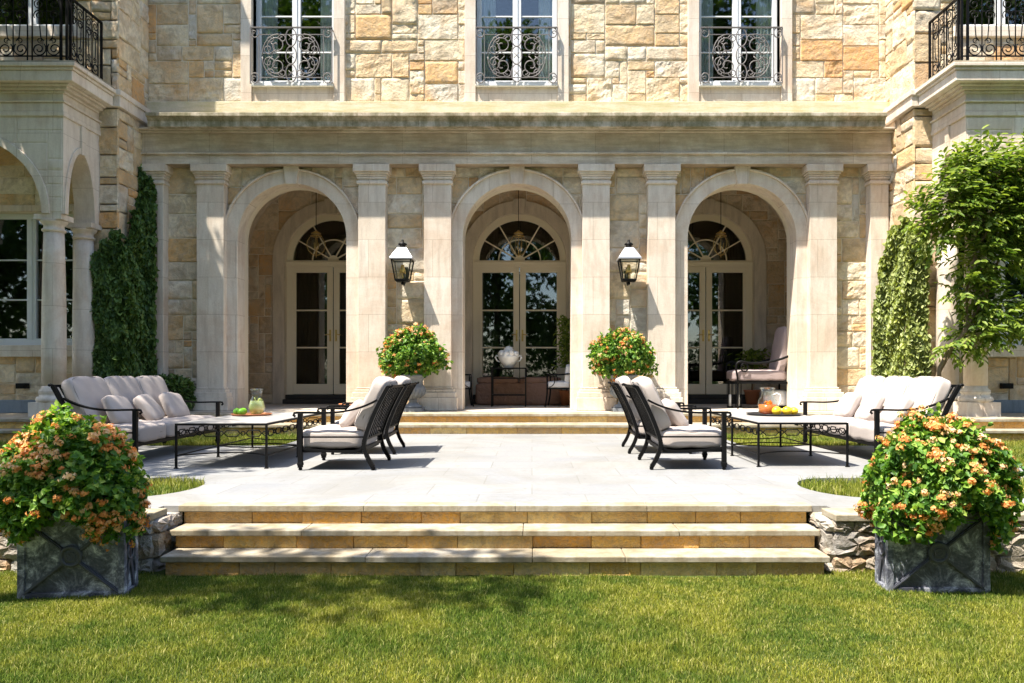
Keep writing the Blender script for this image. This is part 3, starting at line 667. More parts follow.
# --------- wings, built once per side through the mirror m()
YF = 14.16; YQ = 13.05
for sg in (-1, 1):
    def m(x): return x if sg < 0 else -.6-x
    def mfront(Y): return lambda u, w_, d: (m(u), Y+d, w_)
    def mside(X): return (lambda u, w_, d: (m(X-d), u, w_))
    def mbox(mb, a, b, *r_):
        a, b = sorted((m(a), m(b))); mb.box(a, b, *r_)
    wx = -9.43; wop = [(wx, .90, 1.58, 4.06, 0), (wx, .90, 7.5, 9.9, 0)]
    mb = MB(); wall(mb, mfront(YF), -15, XWL, FL-.02, ZT, .35, wop); wall(mb, mside(XWL), YF, 22, FL-.02, ZT, .35)
    mbox(mb, -15, XWL+.3, YF-.3, 22, ZT, ZT+.25)
    mesh_obj('wing_wall', mb, M_mortar, H)
    mb = MB(); sops = [(wx, .95, 1.45, 4.1, 0), (wx, .95, 7.4, 9.9, 0)]
    stones(mb, mfront(YF), -11.8, XWL+.03, FL, 5.99, sops, .17, 41+sg, grow=.0); stones(mb, mfront(YF), -11.8, XWL+.03, 6.32, 9.0, sops, .17, 43+sg, grow=0)
    stones(mb, mside(XWL), YF-.03, YW, FL, 5.99, (), .17, 45+sg); stones(mb, mside(XWL), YF-.03, YW, 6.32, 9.6, (), .17, 47+sg)
    mesh_obj('stone_facing', mb, M_stone, H, recalc=False)
    mb = MB(); mbox(mb, -12, XWL+.09, YF-.09, 15.3, 6.0, 6.318); mbox(mb, -12, XWL+.12, YF-.12, 15.31, 6.20, 6.30); mesh_obj('belt_course', mb, M_lime, H, bevel=.01)
    mb = MB(); mbox(mb, -12, XWL+.05, YF-.06, 15.25, FL, .56); mesh_obj('plinth', mb, M_bluest, H, bevel=.01)
    o = window(m(wx), YF, 1.58, 4.06, .90, [3.19, 2.44], .10, False)
    mb = MB(); mbox(mb, wx-1.05, wx+1.05, YF-.10, YF+.15, 1.36, 1.578); mbox(mb, wx-1.0, wx-.9, YF-.05, YF+.15, 1.58, 4.18); mbox(mb, wx+.9, wx+1.0, YF-.05, YF+.15, 1.58, 4.18); mbox(mb, wx-.9, wx+.9, YF-.05, YF+.15, 4.062, 4.18)
    mesh_obj('window_surround', mb, M_lime, o, bevel=.01)
    o = window(m(wx), YF, 7.5, 9.9, .90, [8.3, 9.0], .10, False)
    mb = MB(); mbox(mb, wx-1.0, wx+1.0, YF-.08, YF+.15, 7.3, 7.498); mesh_obj('window_sill', mb, M_lime, o, bevel=.01)
    # portico wall with arches
    acx = -9.69; fo = [(acx, 1.31, 3.80, 3.80, 1.31)]
    mb = MB(); wall(mb, mfront(YQ), -11.35, -8.05, 3.80, 5.96, .36, fo)
    so = [(13.56, .40, 3.80, 3.80, 1.17)]
    wall(mb, mside(-8.052), YQ+.362, YF, 3.80, 5.96, .34, [(13.80, .27, 3.8, 3.8, 1.1)]) if False else None
    # side wall runs full depth; front wall butts against it
    mb = MB(); wall(mb, mfront(YQ), -11.35, -8.40, 3.80, 5.96, .34, [(acx, 1.29, 3.80, 3.80, 1.31)])
    wall(mb, mside(-8.05), YQ, YF, 3.80, 5.96, .35, so)
    mesh_obj('portico_wall', mb, M_lime, H)
    # ashlar front of portico (flat, tight joints) and side panel bands
    mb = MB(); stones(mb, mfront(YQ-.002), -11.35, -8.06, 3.82, 5.45, [(acx, 1.29, 3.7, 3.80, 1.31)], 0.24, 61, .003, grow=.11, gap=.003, sizes=[(3,1),(2,1),(3,2),(2,1)])
    if True: mesh_obj('ashlar_facing', mb, M_lime, H, recalc=False)
    mb = MB(); archband(mb, mfront(YQ), acx, 1.285, 1.42, 3.80, -.035, .02); archband(mb, mside(-8.05), 13.56, .395, .50, 3.80, -.025, .02, rz0=1.165, rz1=1.27)
    mesh_obj('arch_surround', mb, M_lime, H, bevel=.006)
    mb = MB()
    for e, z0, z1 in [(.03, 5.47, 5.55), (.015, 5.552, 5.70), (.05, 5.702, 5.74)]:
        mbox(mb, -11.4, -8.05+e, YQ-e, YF, z0, z1)
    for e, z0, z1 in [(.05, 5.86, 5.90), (.12, 5.902, 5.95), (.18, 5.952, 5.99), (.30, 5.992, 6.17), (.33, 6.172, 6.22), (.37, 6.222, 6.29)]:
        mbox(mb, -11.4, -8.05+e, YQ-e*.8, YF-.1, z0, z1)
    mesh_obj('balcony_cornice', mb, M_lime, H, bevel=.012)
    mb = MB(); mbox(mb, -11.4, -7.70, YQ-.27, YF-.1, 6.292, 6.325); mesh_obj('balcony_floor', mb, M_tread, H, bevel=.008)
    # vertical strip on side face
    mb = MB(); mbox(mb, -8.06, -8.01, 13.53, 13.65, 4.95, 5.46); mesh_obj('keystone', mb, M_lime, H, bevel=.006)
    # columns
    for (cx, cy) in ((-8.32, 13.23), (-8.24, 13.98), (-11.15, 13.23)):
        mb = MB(); X = m(cx)
        mb.lathe([(.185, .80), (.19, 1.4), (.185, 2.2), (.17, 3.0), (.155, 3.52)], (X, cy, 0), 28)
        o = mesh_obj('column', mb, M_lime, H)
        mb = MB(); mb.lathe([(.156, 3.50), (.185, 3.52), (.185, 3.55), (.158, 3.56), (.158, 3.62), (.20, 3.66), (.225, 3.71)], (X, cy, 0), 28); mb.box(X-.235, X+.235, cy-.18, cy+.18, 3.71, 3.798)
        mesh_obj('capital', mb, M_lime, o)
        mb = MB(); mb.lathe([(.26, .56), (.275, .60), (.26, .65), (.225, .66), (.22, .70), (.235, .72), (.23, .76), (.19, .80), (.186, .84)], (X, cy, 0), 28); mb.box(X-.29, X+.29, cy-.25, cy+.18, FL, .56)
        mesh_obj('base', mb, M_lime, o)
    # balcony railing
    mb = MB(); zb = 6.325; zt = 7.46; y = YQ-.19; xs = -7.87
    def T(p): return (m(p[0]), p[1], p[2])
    def bar(a, b, w_, t): mb.obox(T(a), T(b), w_, t)
    bar((-11.3, y, zt), (xs, y, zt), .05, .025); bar((xs, y, zt), (xs, 13.89, zt), .05, .025)
    bar((-11.3, y, zb+.10), (xs, y, zb+.10), .02, .02); bar((xs, y, zb+.10), (xs, 13.89, zb+.10), .02, .02)
    def panel(f, L_):                 # f(s,z) -> point, s in 0..L_
        np_ = max(1, round(L_/.58)); pw = L_/np_
        for k in range(np_):
            s0 = k*pw
            for q in (.04, pw-.04): mb.obox(T(f(s0+q, zb)), T(f(s0+q, zt)), .017, .017)
            mb.obox(T(f(s0+pw/2, zb+.1)), T(f(s0+pw/2, zt)), .014, .014)
            for g in (-1, 1):
                cs = s0+pw/2+g*pw*.23
                def sp(c_, z_, r0, r1, a0, tu, g_=g, n=24): return [T(f(c_+g_*(r0+(r1-r0)*t/n)*math.cos(a0+tu*2*math.pi*t/n), z_+(r0+(r1-r0)*t/n)*math.sin(a0+tu*2*math.pi*t/n))) for t in range(n+1)]
                mb.tube(sp(cs, zb+.22, .125, .03, 2.4, 1.6), .010, 6)
                mb.tube([T(f(s0+pw/2+g*(.05), zb+.36)), T(f(s0+pw/2+g*.10, zb+.42)), T(f(s0+pw/2+g*.115, zb+.6)), T(f(s0+pw/2+g*.12, zb+.78))], .009, 6)
                mb.tube(sp(cs-g*.02, zb+.37, .05, .015, -2, 1.1), .008, 5)
                mb.tube(sp(cs, zb+.80, .09, .025, -.6, 1.5), .009, 6); mb.tube(sp(cs, zb+.98, .095, .025, .6, 1.5, -g), .009, 6)
                mb.tube([T(f(s0+pw/2+g*t, zb+.86-.25*abs(t)*4*(.14-abs(t)))) for t in np.linspace(0, .14, 6)], .009, 5)
    panel(lambda s_, z_: (-7.93-s_, y, z_), 3.4); panel(lambda s_, z_: (xs, y+.06+s_, z_), 13.82-y-.06)
    for p in ((xs, y), (xs-.10, y), (xs, y+.10), (xs, 13.89)): bar((*p, zb-.01), (*p, zt), .035, .035)
    mesh_obj('balcony_railing', mb, M_iron, H)

# --------- portico steps (U shaped round wings)
ps = thing('portico_steps', 'two long shallow golden stone steps with pale treads up to the loggia', 'steps', (X0, 13.5, 0))
def ushape(yc, yw, xw, zt_, zb_, mb, rnd=.5):
    a, b = X0-xw, X0+xw
    mb.prism([(-16, yw), (a, yw), (a, yc), (b, yc), (b, yw), (16, yw), (16, 14.6), (-16, 14.6)], 'z', zb_, zt_, rnd)
mb = MB(); ushape(13.85, 12.32, 7.0, FL, FL-.05, mb); mesh_obj('tread', mb, M_tread, ps, bevel=.008)
mb = MB(); ushape(13.22, 11.98, 7.0-.05+.0, FL-.16, FL-.21, mb); mesh_obj('tread', mb, M_tread, ps, bevel=.008)
def riser_row(mb, y, z0, z1, x0, x1, seed):
    seg_slabs(mb, x0, x1, y, y+.2, z0, z1, max(1, int((x1-x0)/.75)), seed, .006)
for (yc, yw, z0, z1, s_) in ((13.89, 12.36, FL-.16, FL-.05, 1), (13.26, 12.02, -.03, FL-.21, 2)):
    mb = MB(); riser_row(mb, yc, z0, z1, X0-6.96, X0+6.96, s_)
    for q in (-1, 1):
        a, b = sorted((X0+q*6.97, 15.5*q)); riser_row(mb, yw, z0, z1, a, b, s_+4)
        a, b = sorted((X0+q*6.98, X0+q*7.2)); mb.box(a, b, yw+.02, yc, z0, z1)
    mesh_obj('riser', mb, M_riser, ps, bevel=.006)

# ================================================================ WALL LANTERNS
def lantern(x, label):
    t = thing('wall_lantern', label, 'lantern', (x, YW, 3.0), 'wall lanterns between the pilasters')
    y = -.36; zt = PZ(260, 14.9)-3; zb = PZ(280, 14.9)-3; wt, wb = .19, .125
    mb = MB()
    for sx in (-1, 1):
        for sy in (-1, 1): mb.obox((sx*wt, y+sy*wt, zt), (sx*wb, y+sy*wb, zb), .022, .022)
    for w_, z in ((wt, zt), (wb, zb)):
        for a, b in (((-1,-1),(1,-1)), ((1,-1),(1,1)), ((1,1),(-1,1)), ((-1,1),(-1,-1))): mb.obox((a[0]*w_, y+a[1]*w_, z), (b[0]*w_, y+b[1]*w_, z), .028, .028)
    mb.box(-wb, wb, y-wb, y+wb, zb-.03, zb-.01)
    mb.lathe([(.02, zb-.09), (.035, zb-.07), (.02, zb-.03)], (0, y, 0), 12)
    mesh_obj('cage', mb, M_iron, t, False)
    mb = MB(); mb.lathe([(wt+.035, zt+.0), (wt+.03, zt+.03), (.09, zt+.235), (.085, zt+.24)], (0, y, 0), 4, False, True); mesh_obj('hood', mb, M_cap, t, False, bevel=.004)
    mb = MB(); mb.lathe([(.06, zt+.24), (.06, zt+.29), (.085, zt+.30), (.085, zt+.32), (.03, zt+.35), (.02, zt+.40)], (0, y, 0), 14); mesh_obj('finial', mb, M_iron, t, False)
    mb = MB(); mb.lathe([(wb-.012, zb), (wt-.012, zt)], (0, y, 0), 4, False, True, cap=False); mesh_obj('glass', mb, M_clear, t, False)
    mb = MB(); mb.tube([(0, y, zb), (0, y, zb+.12)], .012); mb.tube([(-.05, y, zb+.12), (-.05, y, zb+.2), (.05, y, zb+.2), (.05, y, zb+.12)], .01); mb.lathe([(.035, zb+.14), (.045, zb+.2), (.03, zb+.3)], (0, y, 0), 12); mesh_obj('burner', mb, M_brass, t, False)
    mb = MB(); mb.tube([(0, -.02, zb+.16), (0, -.08, zb-.02), (0, -.2, zb-.08), (0, y, zb-.06), (0, y, zb-.02)], .016)
    mb.box(-.05, .05, -.03, .0, zb+.05, zb+.3); mesh_obj('bracket', mb, M_iron, t, False)
M_cap = mat('galvanised lantern hood', (.45,.46,.48), .35, .5, .6)
lantern(X0-2.24, 'black framed gas lantern with metal hood on the wall left of the middle arch')
lantern(X0+2.20, 'black framed gas lantern with metal hood on the wall right of the middle arch')
# pendant lanterns
for c, nm in zip(AC, ('left', 'middle', 'right')):
    t = thing('pendant_lantern', 'round glass bell pendant lantern hanging in the %s loggia arch' % nm, 'lantern', (c, 16.9, 3.9), 'pendant lanterns hanging in the loggia arches')
    mb = MB(); mb.tube([(0,0,.35), (0,0,1.78)], .008, 6); mb.lathe([(.08,1.74),(.09,1.775)], n=14); mesh_obj('chain', mb, M_iron, t, False)
    mb = MB(); mb.lathe([(.02,.33),(.03,.31),(.10,.27),(.11,.25),(.05,.26)], n=20); mesh_obj('smoke_cap', mb, M_brass, t, False)
    mb = MB(); mb.lathe([(.11,.22),(.125,.18),(.18,.08),(.19,-.02),(.16,-.12),(.09,-.19),(.03,-.21)], n=24, cap=False); mesh_obj('globe', mb, M_clear, t, False)
    mb = MB(); mb.tube([(.118*math.cos(a),.118*math.sin(a),.2) for a in np.linspace(0,6.28,20)[:-1]], .012, 6, True)
    for k in range(4):
        a = k*math.pi/2+.4; mb.tube([(r_*math.cos(a), r_*math.sin(a), z) for r_, z in ((.13,.18),(.19,.08),(.2,-.02),(.165,-.13),(.09,-.2),(.0,-.23))], .007, 5)
    for k in range(3):
        a = k*2.1; mb.tube([(0,0,-.1),(.05*math.cos(a),.05*math.sin(a),-.08),(.06*math.cos(a),.06*math.sin(a),.05)], .01, 6)
    mb.tube([(0,0,-.27),(0,0,.3)], .008, 6); mesh_obj('cage', mb, M_brass, t, False)
# small wall boxes on wings
for px_, lab in ((20, 'small black wall box low on the left wing under its window'), (1009, 'small black wall box low on the right wing under its window')):
    x = PX(px_, 14.0); z = PZ(386, 14.0); mb = MB(); mb.box(x-.10, x+.10, YF-.14, YF-.04, z-.05, z+.05); mb.box(x-.07, x+.07, YF-.15, YF-.139, z-.03, z+.03); mb.box(x-.03, x+.03, YF-.06, YF+.0, z-.02, z+.02)
    tag(mesh_obj('wall_box', mb, M_iron, bevel=.01), lab, 'wall box')

# ================================================================ FURNITURE
def bez(p0, p1, p2, n=10): return [tuple(a*(1-t)**2+2*b*t*(1-t)+c*t*t for a, b, c in zip(p0, p1, p2)) for t in [i/n for i in range(n+1)]]
def seat_frame(t, W, nback, ncush, deep=.80):
    """local: front towards +X at x=0.80, rear foot x=0; y spans -W/2..W/2"""
    hw = W/2
    for s_ in (-1, 1):
        y = s_*hw
        mb = MB(); mb.obox((deep, y, .03), (deep, y, .63), .050, .050); mb.box(deep-.03, deep+.03, y-.03, y+.03, .055, .085); mb.lathe([(.012, 0), (.024, .012), (.016, .03), (.026, .04), (.03,.055)], (deep, y, 0), 10)
        mesh_obj('leg', mb, M_iron, t, False, bevel=.004)
        mb = MB(); pts = [(0, y, .03)]+bez((.0, y, .035), (.10, y, .18), (.10, y, .30), 8)+bez((.10, y, .31), (.02, y, .6), (-.165, y, .915), 8)
        for a, b in zip(pts, pts[1:]): mb.obox(a, b, .044, .044, (0,1,0))
        mb.tube([(-.165, y, .915), (-.20, y, .93), (-.215, y, .92)], .018); mb.lathe([(.012, 0), (.024, .012), (.02, .04)], (0.0, y, 0), 10)
        mesh_obj('leg', mb, M_iron, t, False)
        mb = MB(); pts = [(deep+.04, y, .635), (deep-.1, y, .635)]+bez((deep-.2, y, .632), (.22, y, .62), (-.04, y, .77), 10)
        for a, b in zip(pts, pts[1:]): mb.obox(a, b, .046, .022)
        mb.tube([(deep+.03, y, .635), (deep+.065, y, .63), (deep+.075, y, .605), (deep+.055, y, .59)], .014, 8)
        mesh_obj('arm', mb, M_iron, t, False)
    mb = MB()
    for s_ in (-1, 1):
        y = s_*hw; mb.obox((.09, y, .365), (deep, y, .365), .016, .018)
        pts = bez((.10, y, .30), (.12, y, .205), (.25, y, .205), 6)+bez((.3, y, .205), (.6, y, .205), (deep, y, .245), 6)
        for a, b in zip(pts, pts[1:]): mb.obox(a, b, .026, .026)
    mb.obox((deep, -hw, .22), (deep, hw, .22), .03, .035); mb.obox((.1, -hw, .24), (.1, hw, .24), .03, .03); mb.box(.12, deep-.01, -hw+.01, hw-.01, .195, .215)
    mesh_obj('seat_rail', mb, M_iron, t, False)
    mb = MB(); mb.obox((-.165, -hw, .915), (-.165, hw, .915), .03, .03, (0,0,1)); mb.obox((.09, -hw, .34), (.09, hw, .34), .02, .02)
    for k in range(1, nback):
        y = -hw+W*k/nback
        pts = bez((.09, y, .34), (.02, y, .6), (-.165, y, .915), 6)
        for a, b in zip(pts, pts[1:]): mb.obox(a, b, .012, .018, (0,1,0))
    mesh_obj('back_slats', mb, M_iron, t, False)
    cw = (W-.05)/ncush
    for k in range(ncush):
        y = -W/2+.025+cw*(k+.5)
        mb = MB(); mb.cushion((.47, y, .335), (.72, cw*1.0, .225), None, .20, .05, 14, seed=k); o = mesh_obj('seat_cushion', mb, M_cush, t, False)
        pi = MB()
        for z_ in (.415, .262):
            q = []; a, b = .345, cw/2-.012
            for i in range(40):
                th = 2*math.pi*i/40; c_, s2 = math.cos(th), math.sin(th); e = 1/(abs(c_)**7+abs(s2)**7)**(1/7); q.append((.47+a*c_*e, y+b*s2*e, z_))
            pi.tube(q, .0055, 5, True)
        mesh_obj('piping', pi, M_pipe, o, False)
        R = Matrix.Rotation(math.radians(-24), 3, 'Y')
        mb = MB(); mb.cushion((.055, y, .72), (.17, cw*.98, .63), R, .20, .08, 14, seed=k+9); o = mesh_obj('back_cushion', mb, M_cush, t, False)
        pi = MB(); C_ = Vector((.055, y, .72))
        for xx_ in (-.065, .065):
            q = []
            for i in range(40):
                th = 2*math.pi*i/40; c_, s2 = math.cos(th), math.sin(th); e = 1/(abs(c_)**6+abs(s2)**6)**(1/6); q.append(C_+R@Vector((xx_, (cw*.49-.018)*c_*e, (.315-.018)*s2*e)))
            pi.tube(q, .0055, 5, True)
        mesh_obj('piping', pi, M_pipe, o, False)
def place_pillow(P_, rz, lab, w_=.42, lean=-34, seed=0, grp='square throw pillows on the patio seats'):
    q_ = random.Random(seed*7+1); R = Matrix.Rotation(rz+q_.uniform(-.16, .16), 3, 'Z')@Matrix.Rotation(math.radians(lean+q_.uniform(-5, 5)), 3, 'Y')@Matrix.Rotation(q_.uniform(-.10, .10), 3, 'X')
    mb = MB(); mb.cushion((0,0,0), (.14, w_, w_*.92), R, .26, .24, 12, seed=seed); me = mesh_obj('throw_pillow', mb, M_cush); me.location = P_
    return tag(me, lab, 'pillow', grp)
# chairs. Left group: front towards -X ; local +X -> rz = pi
ch = thing('patio_armchair', '', 'armchair', (0,0,0), 'iron patio armchairs with cream cushions'); seat_frame(ch, .94, 9, 1)
ch.location = (-1.745, 8.82, 0); ch.rotation_euler[2] = math.pi; ch['label'] = 'black iron armchair with cream cushions, front one of the left pair'
copy_tree(ch, (-1.82, 10.42, 0), math.pi+.035, 'black iron armchair with cream cushions, rear one of the left pair')
copy_tree(ch, (1.32, 8.86, 0), 0, 'black iron armchair with cream cushions, front one of the right pair')
copy_tree(ch, (1.30, 10.5, 0), -.03, 'black iron armchair with cream cushions, rear one of the right pair')
place_pillow((-2.09, 8.88, .585), math.pi, 'square cream pillow on the front armchair of the left pair', seed=2)
place_pillow((-2.16, 10.48, .585), math.pi, 'square cream pillow on the rear armchair of the left pair', seed=3)
place_pillow((1.665, 8.92, .585), 0, 'square cream pillow on the front armchair of the right pair', seed=4)
place_pillow((1.645, 10.56, .585), 0, 'square cream pillow on the rear armchair of the right pair', seed=5)
# sofas
sf = thing('patio_sofa', '', 'sofa', (0,0,0), 'iron patio sofas with cream cushions'); seat_frame(sf, 2.35, 20, 3, .80)
sf.location = (-5.46, 10.1, 0); sf['label'] = 'long black iron sofa with three cream cushions behind the lime tray table on the left'
copy_tree(sf, (4.86, 10.12, 0), math.pi, 'long black iron sofa with three cream cushions behind the lemon tray table on the right')
for i, (y, nm) in enumerate(((9.38, 'nearest the camera'), (10.08, 'in the middle'), (10.8, 'nearest the house'))):
    place_pillow((-5.08, y, .60), 0, 'square cream pillow on the left sofa, %s' % nm, .44, -32, 10+i)
    place_pillow((4.48, y, .60), math.pi, 'square cream pillow on the right sofa, %s' % nm, .44, -32, 20+i)
# coffee tables
def coffee(t):
    # local: x 0..1.01, y 0..2.3
    W, D = 1.01, 2.32
    mb = MB(); mb.box(-.012, W+.012, -.012, D+.012, .482, .503); mesh_obj('table_frame', mb, M_iron, t, False, bevel=.004)
    mb = MB(); mb.box(.0, W, .0, D, .5035, .511); mesh_obj('tabletop', mb, M_tabletop, t, False, bevel=.003)
    for x in (0.0, W):
        for y in (.0, D/2-.02, D):
            mb = MB(); mb.obox((x, y, .0), (x, y, .482), .024 if y != D/2-.02 else .03, .024); mb.box(x-.02, x+.02, y-.02, y+.02, 0, .012); mesh_obj('leg', mb, M_iron, t, False, bevel=.003)
    def frieze(a, b, n, fixed, axis):
        mb = MB()
        def p(s_, z): return (s_, fixed, z) if axis == 'x' else (fixed, s_, z)
        for z in (.452,): pass
        zc_ = .395; L_ = b-a; pw = L_/n
        for k in range(n):
            s0 = a+k*pw; w_ = pw*.72; e = (pw-w_)/2; h = .033
            q = [p(s0+e, zc_), p(s0+e+.03, zc_+h), p(s0+e+w_-.03, zc_+h), p(s0+e+w_, zc_), p(s0+e+w_-.03, zc_-h), p(s0+e+.03, zc_-h)]
            mb.tube(q, .007, 6, True)
            for sx in (s0, s0+pw):
                mb.tube([p(sx+.022*math.cos(t_), zc_+.022*math.sin(t_)) for t_ in np.linspace(0, 6.28, 13)[:-1]], .006, 5, True)
            mb.tube([p(s0+.022, zc_), p(s0+e, zc_)], .006, 5); mb.tube([p(s0+e+w_, zc_), p(s0+pw-.022, zc_)], .006, 5)
        mesh_obj('fretwork', mb, M_iron, t, False)
    frieze(.02, W-.02, 4, 0.0, 'x'); frieze(.02, W-.02, 4, D, 'x'); frieze(.02, D-.02, 9, 0.0, 'y'); frieze(.02, D-.02, 9, W, 'y')
    mb = MB()
    ms = (0.0, D/2-.02, D); z = .145
    for x in (0, W):
        mb.obox((x, 0, z), (x, D, z), .016, .012)
    for a, b, bow in ((0, ms[1], .34), (D, ms[1], -.34)):
        pts = bez((0, a, z), (W/2, a+bow*2.0, z), (W, a, z), 14)
        for p, q in zip(pts, pts[1:]): mb.obox(p, q, .022, .012)
    for bow in (.5, -.5):
        pts = bez((0, ms[1], z+.005), (W/2, ms[1]+bow, z+.005), (W, ms[1], z+.005), 14)
        for p, q in zip(pts, pts[1:]): mb.obox(p, q, .022, .012)
    mesh_obj('stretcher', mb, M_iron, t, False)
tb = thing('coffee_table', 'long low black iron table with pale top holding the terracotta tray and limes', 'table', (-3.98, 8.50, 0), 'low iron coffee tables'); coffee(tb)
copy_tree(tb, (2.575, 8.64, 0), 0, 'long low black iron table with pale top holding the dark tray and lemons')
TZ = .512
def tray(x, y, r, m_, lab):
    mb = MB(); mb.lathe([(r*.9, 0), (r, .022), (r-.008, .024), (r*.88, .008), (.001, .008)], (0,0,0), 40, cap=False); mb.lathe([(.001,0),(r*.9,0)], n=40, cap=False)
    o = mesh_obj('tray', mb, m_); o.location = (x, y, TZ); tag(o, lab, 'tray', 'round serving trays')
tray(-3.68, 9.98, .26, M_terra, 'round terracotta tray on the left coffee table'); tray(3.20, 10.05, .36, M_black, 'round dark tray on the right coffee table')
def fruit(x, y, r, m_, lab, n_, sc, cat, z=None, grp=None):
    mb = MB(); mb.ball((0,0,0), r, 20, 12, sc); mb.ball((r*sc[0]*.97, 0, 0), r*.16, 8, 6); o = mesh_obj(n_, mb, m_); o.location = (x, y, z or TZ+.009+r*sc[2]); o.rotation_euler[2] = random.uniform(0, 6); tag(o, lab, cat, grp)
fruit(-3.83, 9.86, .045, M_lime_f, 'green lime at the left end of the terracotta tray', 'lime', (1.15,1,1), 'lime', grp='limes on the tray')
fruit(-3.755, 9.82, .045, M_lime_f, 'green lime nearest the camera on the terracotta tray', 'lime', (1.15,1,1), 'lime', grp='limes on the tray')
fruit(-3.775, 9.93, .045, M_lime_f, 'green lime nearest the pitcher on the terracotta tray', 'lime', (1.15,1,1), 'lime', grp='limes on the tray')
fruit(3.17, 9.84, .056, M_lemon, 'yellow lemon at the left in front of the glass pitcher', 'lemon', (1.2,1,1), 'lemon', grp='lemons on the dark tray')
fruit(3.31, 9.86, .056, M_lemon, 'yellow lemon in the middle of the three on the dark tray', 'lemon', (1.2,1,1), 'lemon', grp='lemons on the dark tray')
fruit(3.42, 9.93, .050, M_lemon, 'smallest yellow lemon, at the right end of the dark tray', 'lemon', (1.2,1,1), 'lemon', grp='lemons on the dark tray')
def pitcher(x, y, prof, liq, m_l, slice_m, lab, handle, seed):
    t = thing('pitcher', lab, 'pitcher', (x, y, TZ+.009), 'glass drink pitchers')
    mb = MB(); inner = [(r-.006, z+.006) for r, z in prof][::-1]; mb.lathe(prof+inner, (0,0,0), 32, cap=True); mesh_obj('glass_body', mb, M_clear, t, False)
    lp = [(r-.009, z+.008) for r, z in prof if z < liq]; mb = MB(); mb.lathe(lp+[(.001, lp[-1][1])], (0,0,0), 28); mesh_obj('drink', mb, m_l, t, False)
    r_ = random.Random(seed); mb = MB()
    for k in range(16):
        a = r_.uniform(0, 6.28); z = r_.uniform(.03, liq-.01); rr = r_.uniform(.02, .055); tl = Matrix.Rotation(r_.uniform(0, 3.1), 3, 'X')@Matrix.Rotation(r_.uniform(0, 3), 3, 'Y')
        c_ = Vector((rr*math.cos(a), rr*math.sin(a), z)); pts = [c_+tl@Vector((.03*math.cos(q), .03*math.sin(q), h)) for h in (-.003, .003) for q in np.linspace(0, 6.28, 13)[:-1]]
        mb.add(pts, [tuple(range(12)), tuple(range(12, 24))]+[(i, (i+1) % 12, 12+(i+1) % 12, 12+i) for i in range(12)])
    mesh_obj('fruit_slices', mb, slice_m, t, False)
    if handle:
        mb = MB(); mb.tube([(.075,0,.25), (.12,0,.275), (.165,0,.255), (.175,0,.19), (.15,0,.12), (.10,0,.085)], .011, 10); mesh_obj('handle', mb, M_clear2, t, False)
M_clear2 = mat('thick glass', (.80,.84,.84), .1, .6)
pitcher(-3.64, 10.05, [(.06,0),(.085,.01),(.105,.06),(.108,.10),(.09,.17),(.066,.22),(.06,.25),(.07,.29),(.085,.33)], .22, M_juice, M_slice, 'clear glass carafe of lime water on the terracotta tray', False, 1)
pitcher(3.13, 10.10, [(.07,0),(.11,.008),(.12,.03),(.125,.12),(.12,.18),(.09,.22),(.075,.26),(.08,.31),(.10,.345)], .17, M_sangria, M_orange, 'clear glass jug of orange fruit punch with curved handle on the dark tray', True, 2)

# ================================================================ LOGGIA FURNITURE
def box_leg_table(name, lab, cat, x, y, w_, d, h, grp=None):
    t = thing(name, lab, cat, (x, y, FL), grp)
    for sx in (-1, 1):
        for sy in (-1, 1):
            mb = MB(); mb.obox((sx*w_/2, sy*d/2, 0), (sx*w_/2, sy*d/2, h-.03), .03, .03); mesh_obj('leg', mb, M_iron, t, False, bevel=.003)
    mb = MB(); mb.box(-w_/2-.02, w_/2+.02, -d/2-.02, d/2+.02, h-.03, h); mesh_obj('tabletop', mb, M_iron, t, False, bevel=.005)
    mb = MB()
    for z in (.25, h*.72):
        mb.obox((-w_/2, -d/2, z), (w_/2, -d/2, z), .02, .02); mb.obox((-w_/2, d/2, z), (w_/2, d/2, z), .02, .02)
        mb.obox((-w_/2, -d/2, z), (-w_/2, d/2, z), .02, .02); mb.obox((w_/2, -d/2, z), (w_/2, d/2, z), .02, .02)
    mesh_obj('stretcher', mb, M_iron, t, False)
    return t
YL = 16.9
box_leg_table('side_table', 'tall square black iron table under the white vase in the middle arch', 'table', PX(509, YL), YL, .74, .5, PZ(367.6, YL)-FL)
tz = PZ(367.6, YL)
t = thing('cachepot', 'white porcelain two handled vase with scalloped leaf rim on the loggia table', 'vase', (PX(508.5, YL), YL, tz))
mb = MB(); mb.lathe([(.11, 0), (.12, .02), (.17, .10), (.22, .2), (.235, .26), (.225, .27), (.2, .2), (.001, .05)], n=28, cap=False); mesh_obj('bowl', mb, M_porc, t, False)
mb = MB()
for k in range(9):
    a = 2*math.pi*k/9+.2; mb.ball((.17*math.cos(a), .17*math.sin(a), .29+.02*(k % 2)), .075, 12, 8, (1, 1, 1.1))
mb.ball((0, 0, .36), .12, 14, 10); mesh_obj('leaf_rim', mb, M_porc, t, False)
for sg in (-1, 1):
    mb = MB(); mb.tube([(sg*.2, 0, .24), (sg*.27, 0, .27), (sg*.29, 0, .22), (sg*.25, 0, .15), (sg*.19, 0, .13)], .016, 8); mesh_obj('handle', mb, M_porc, t, False)
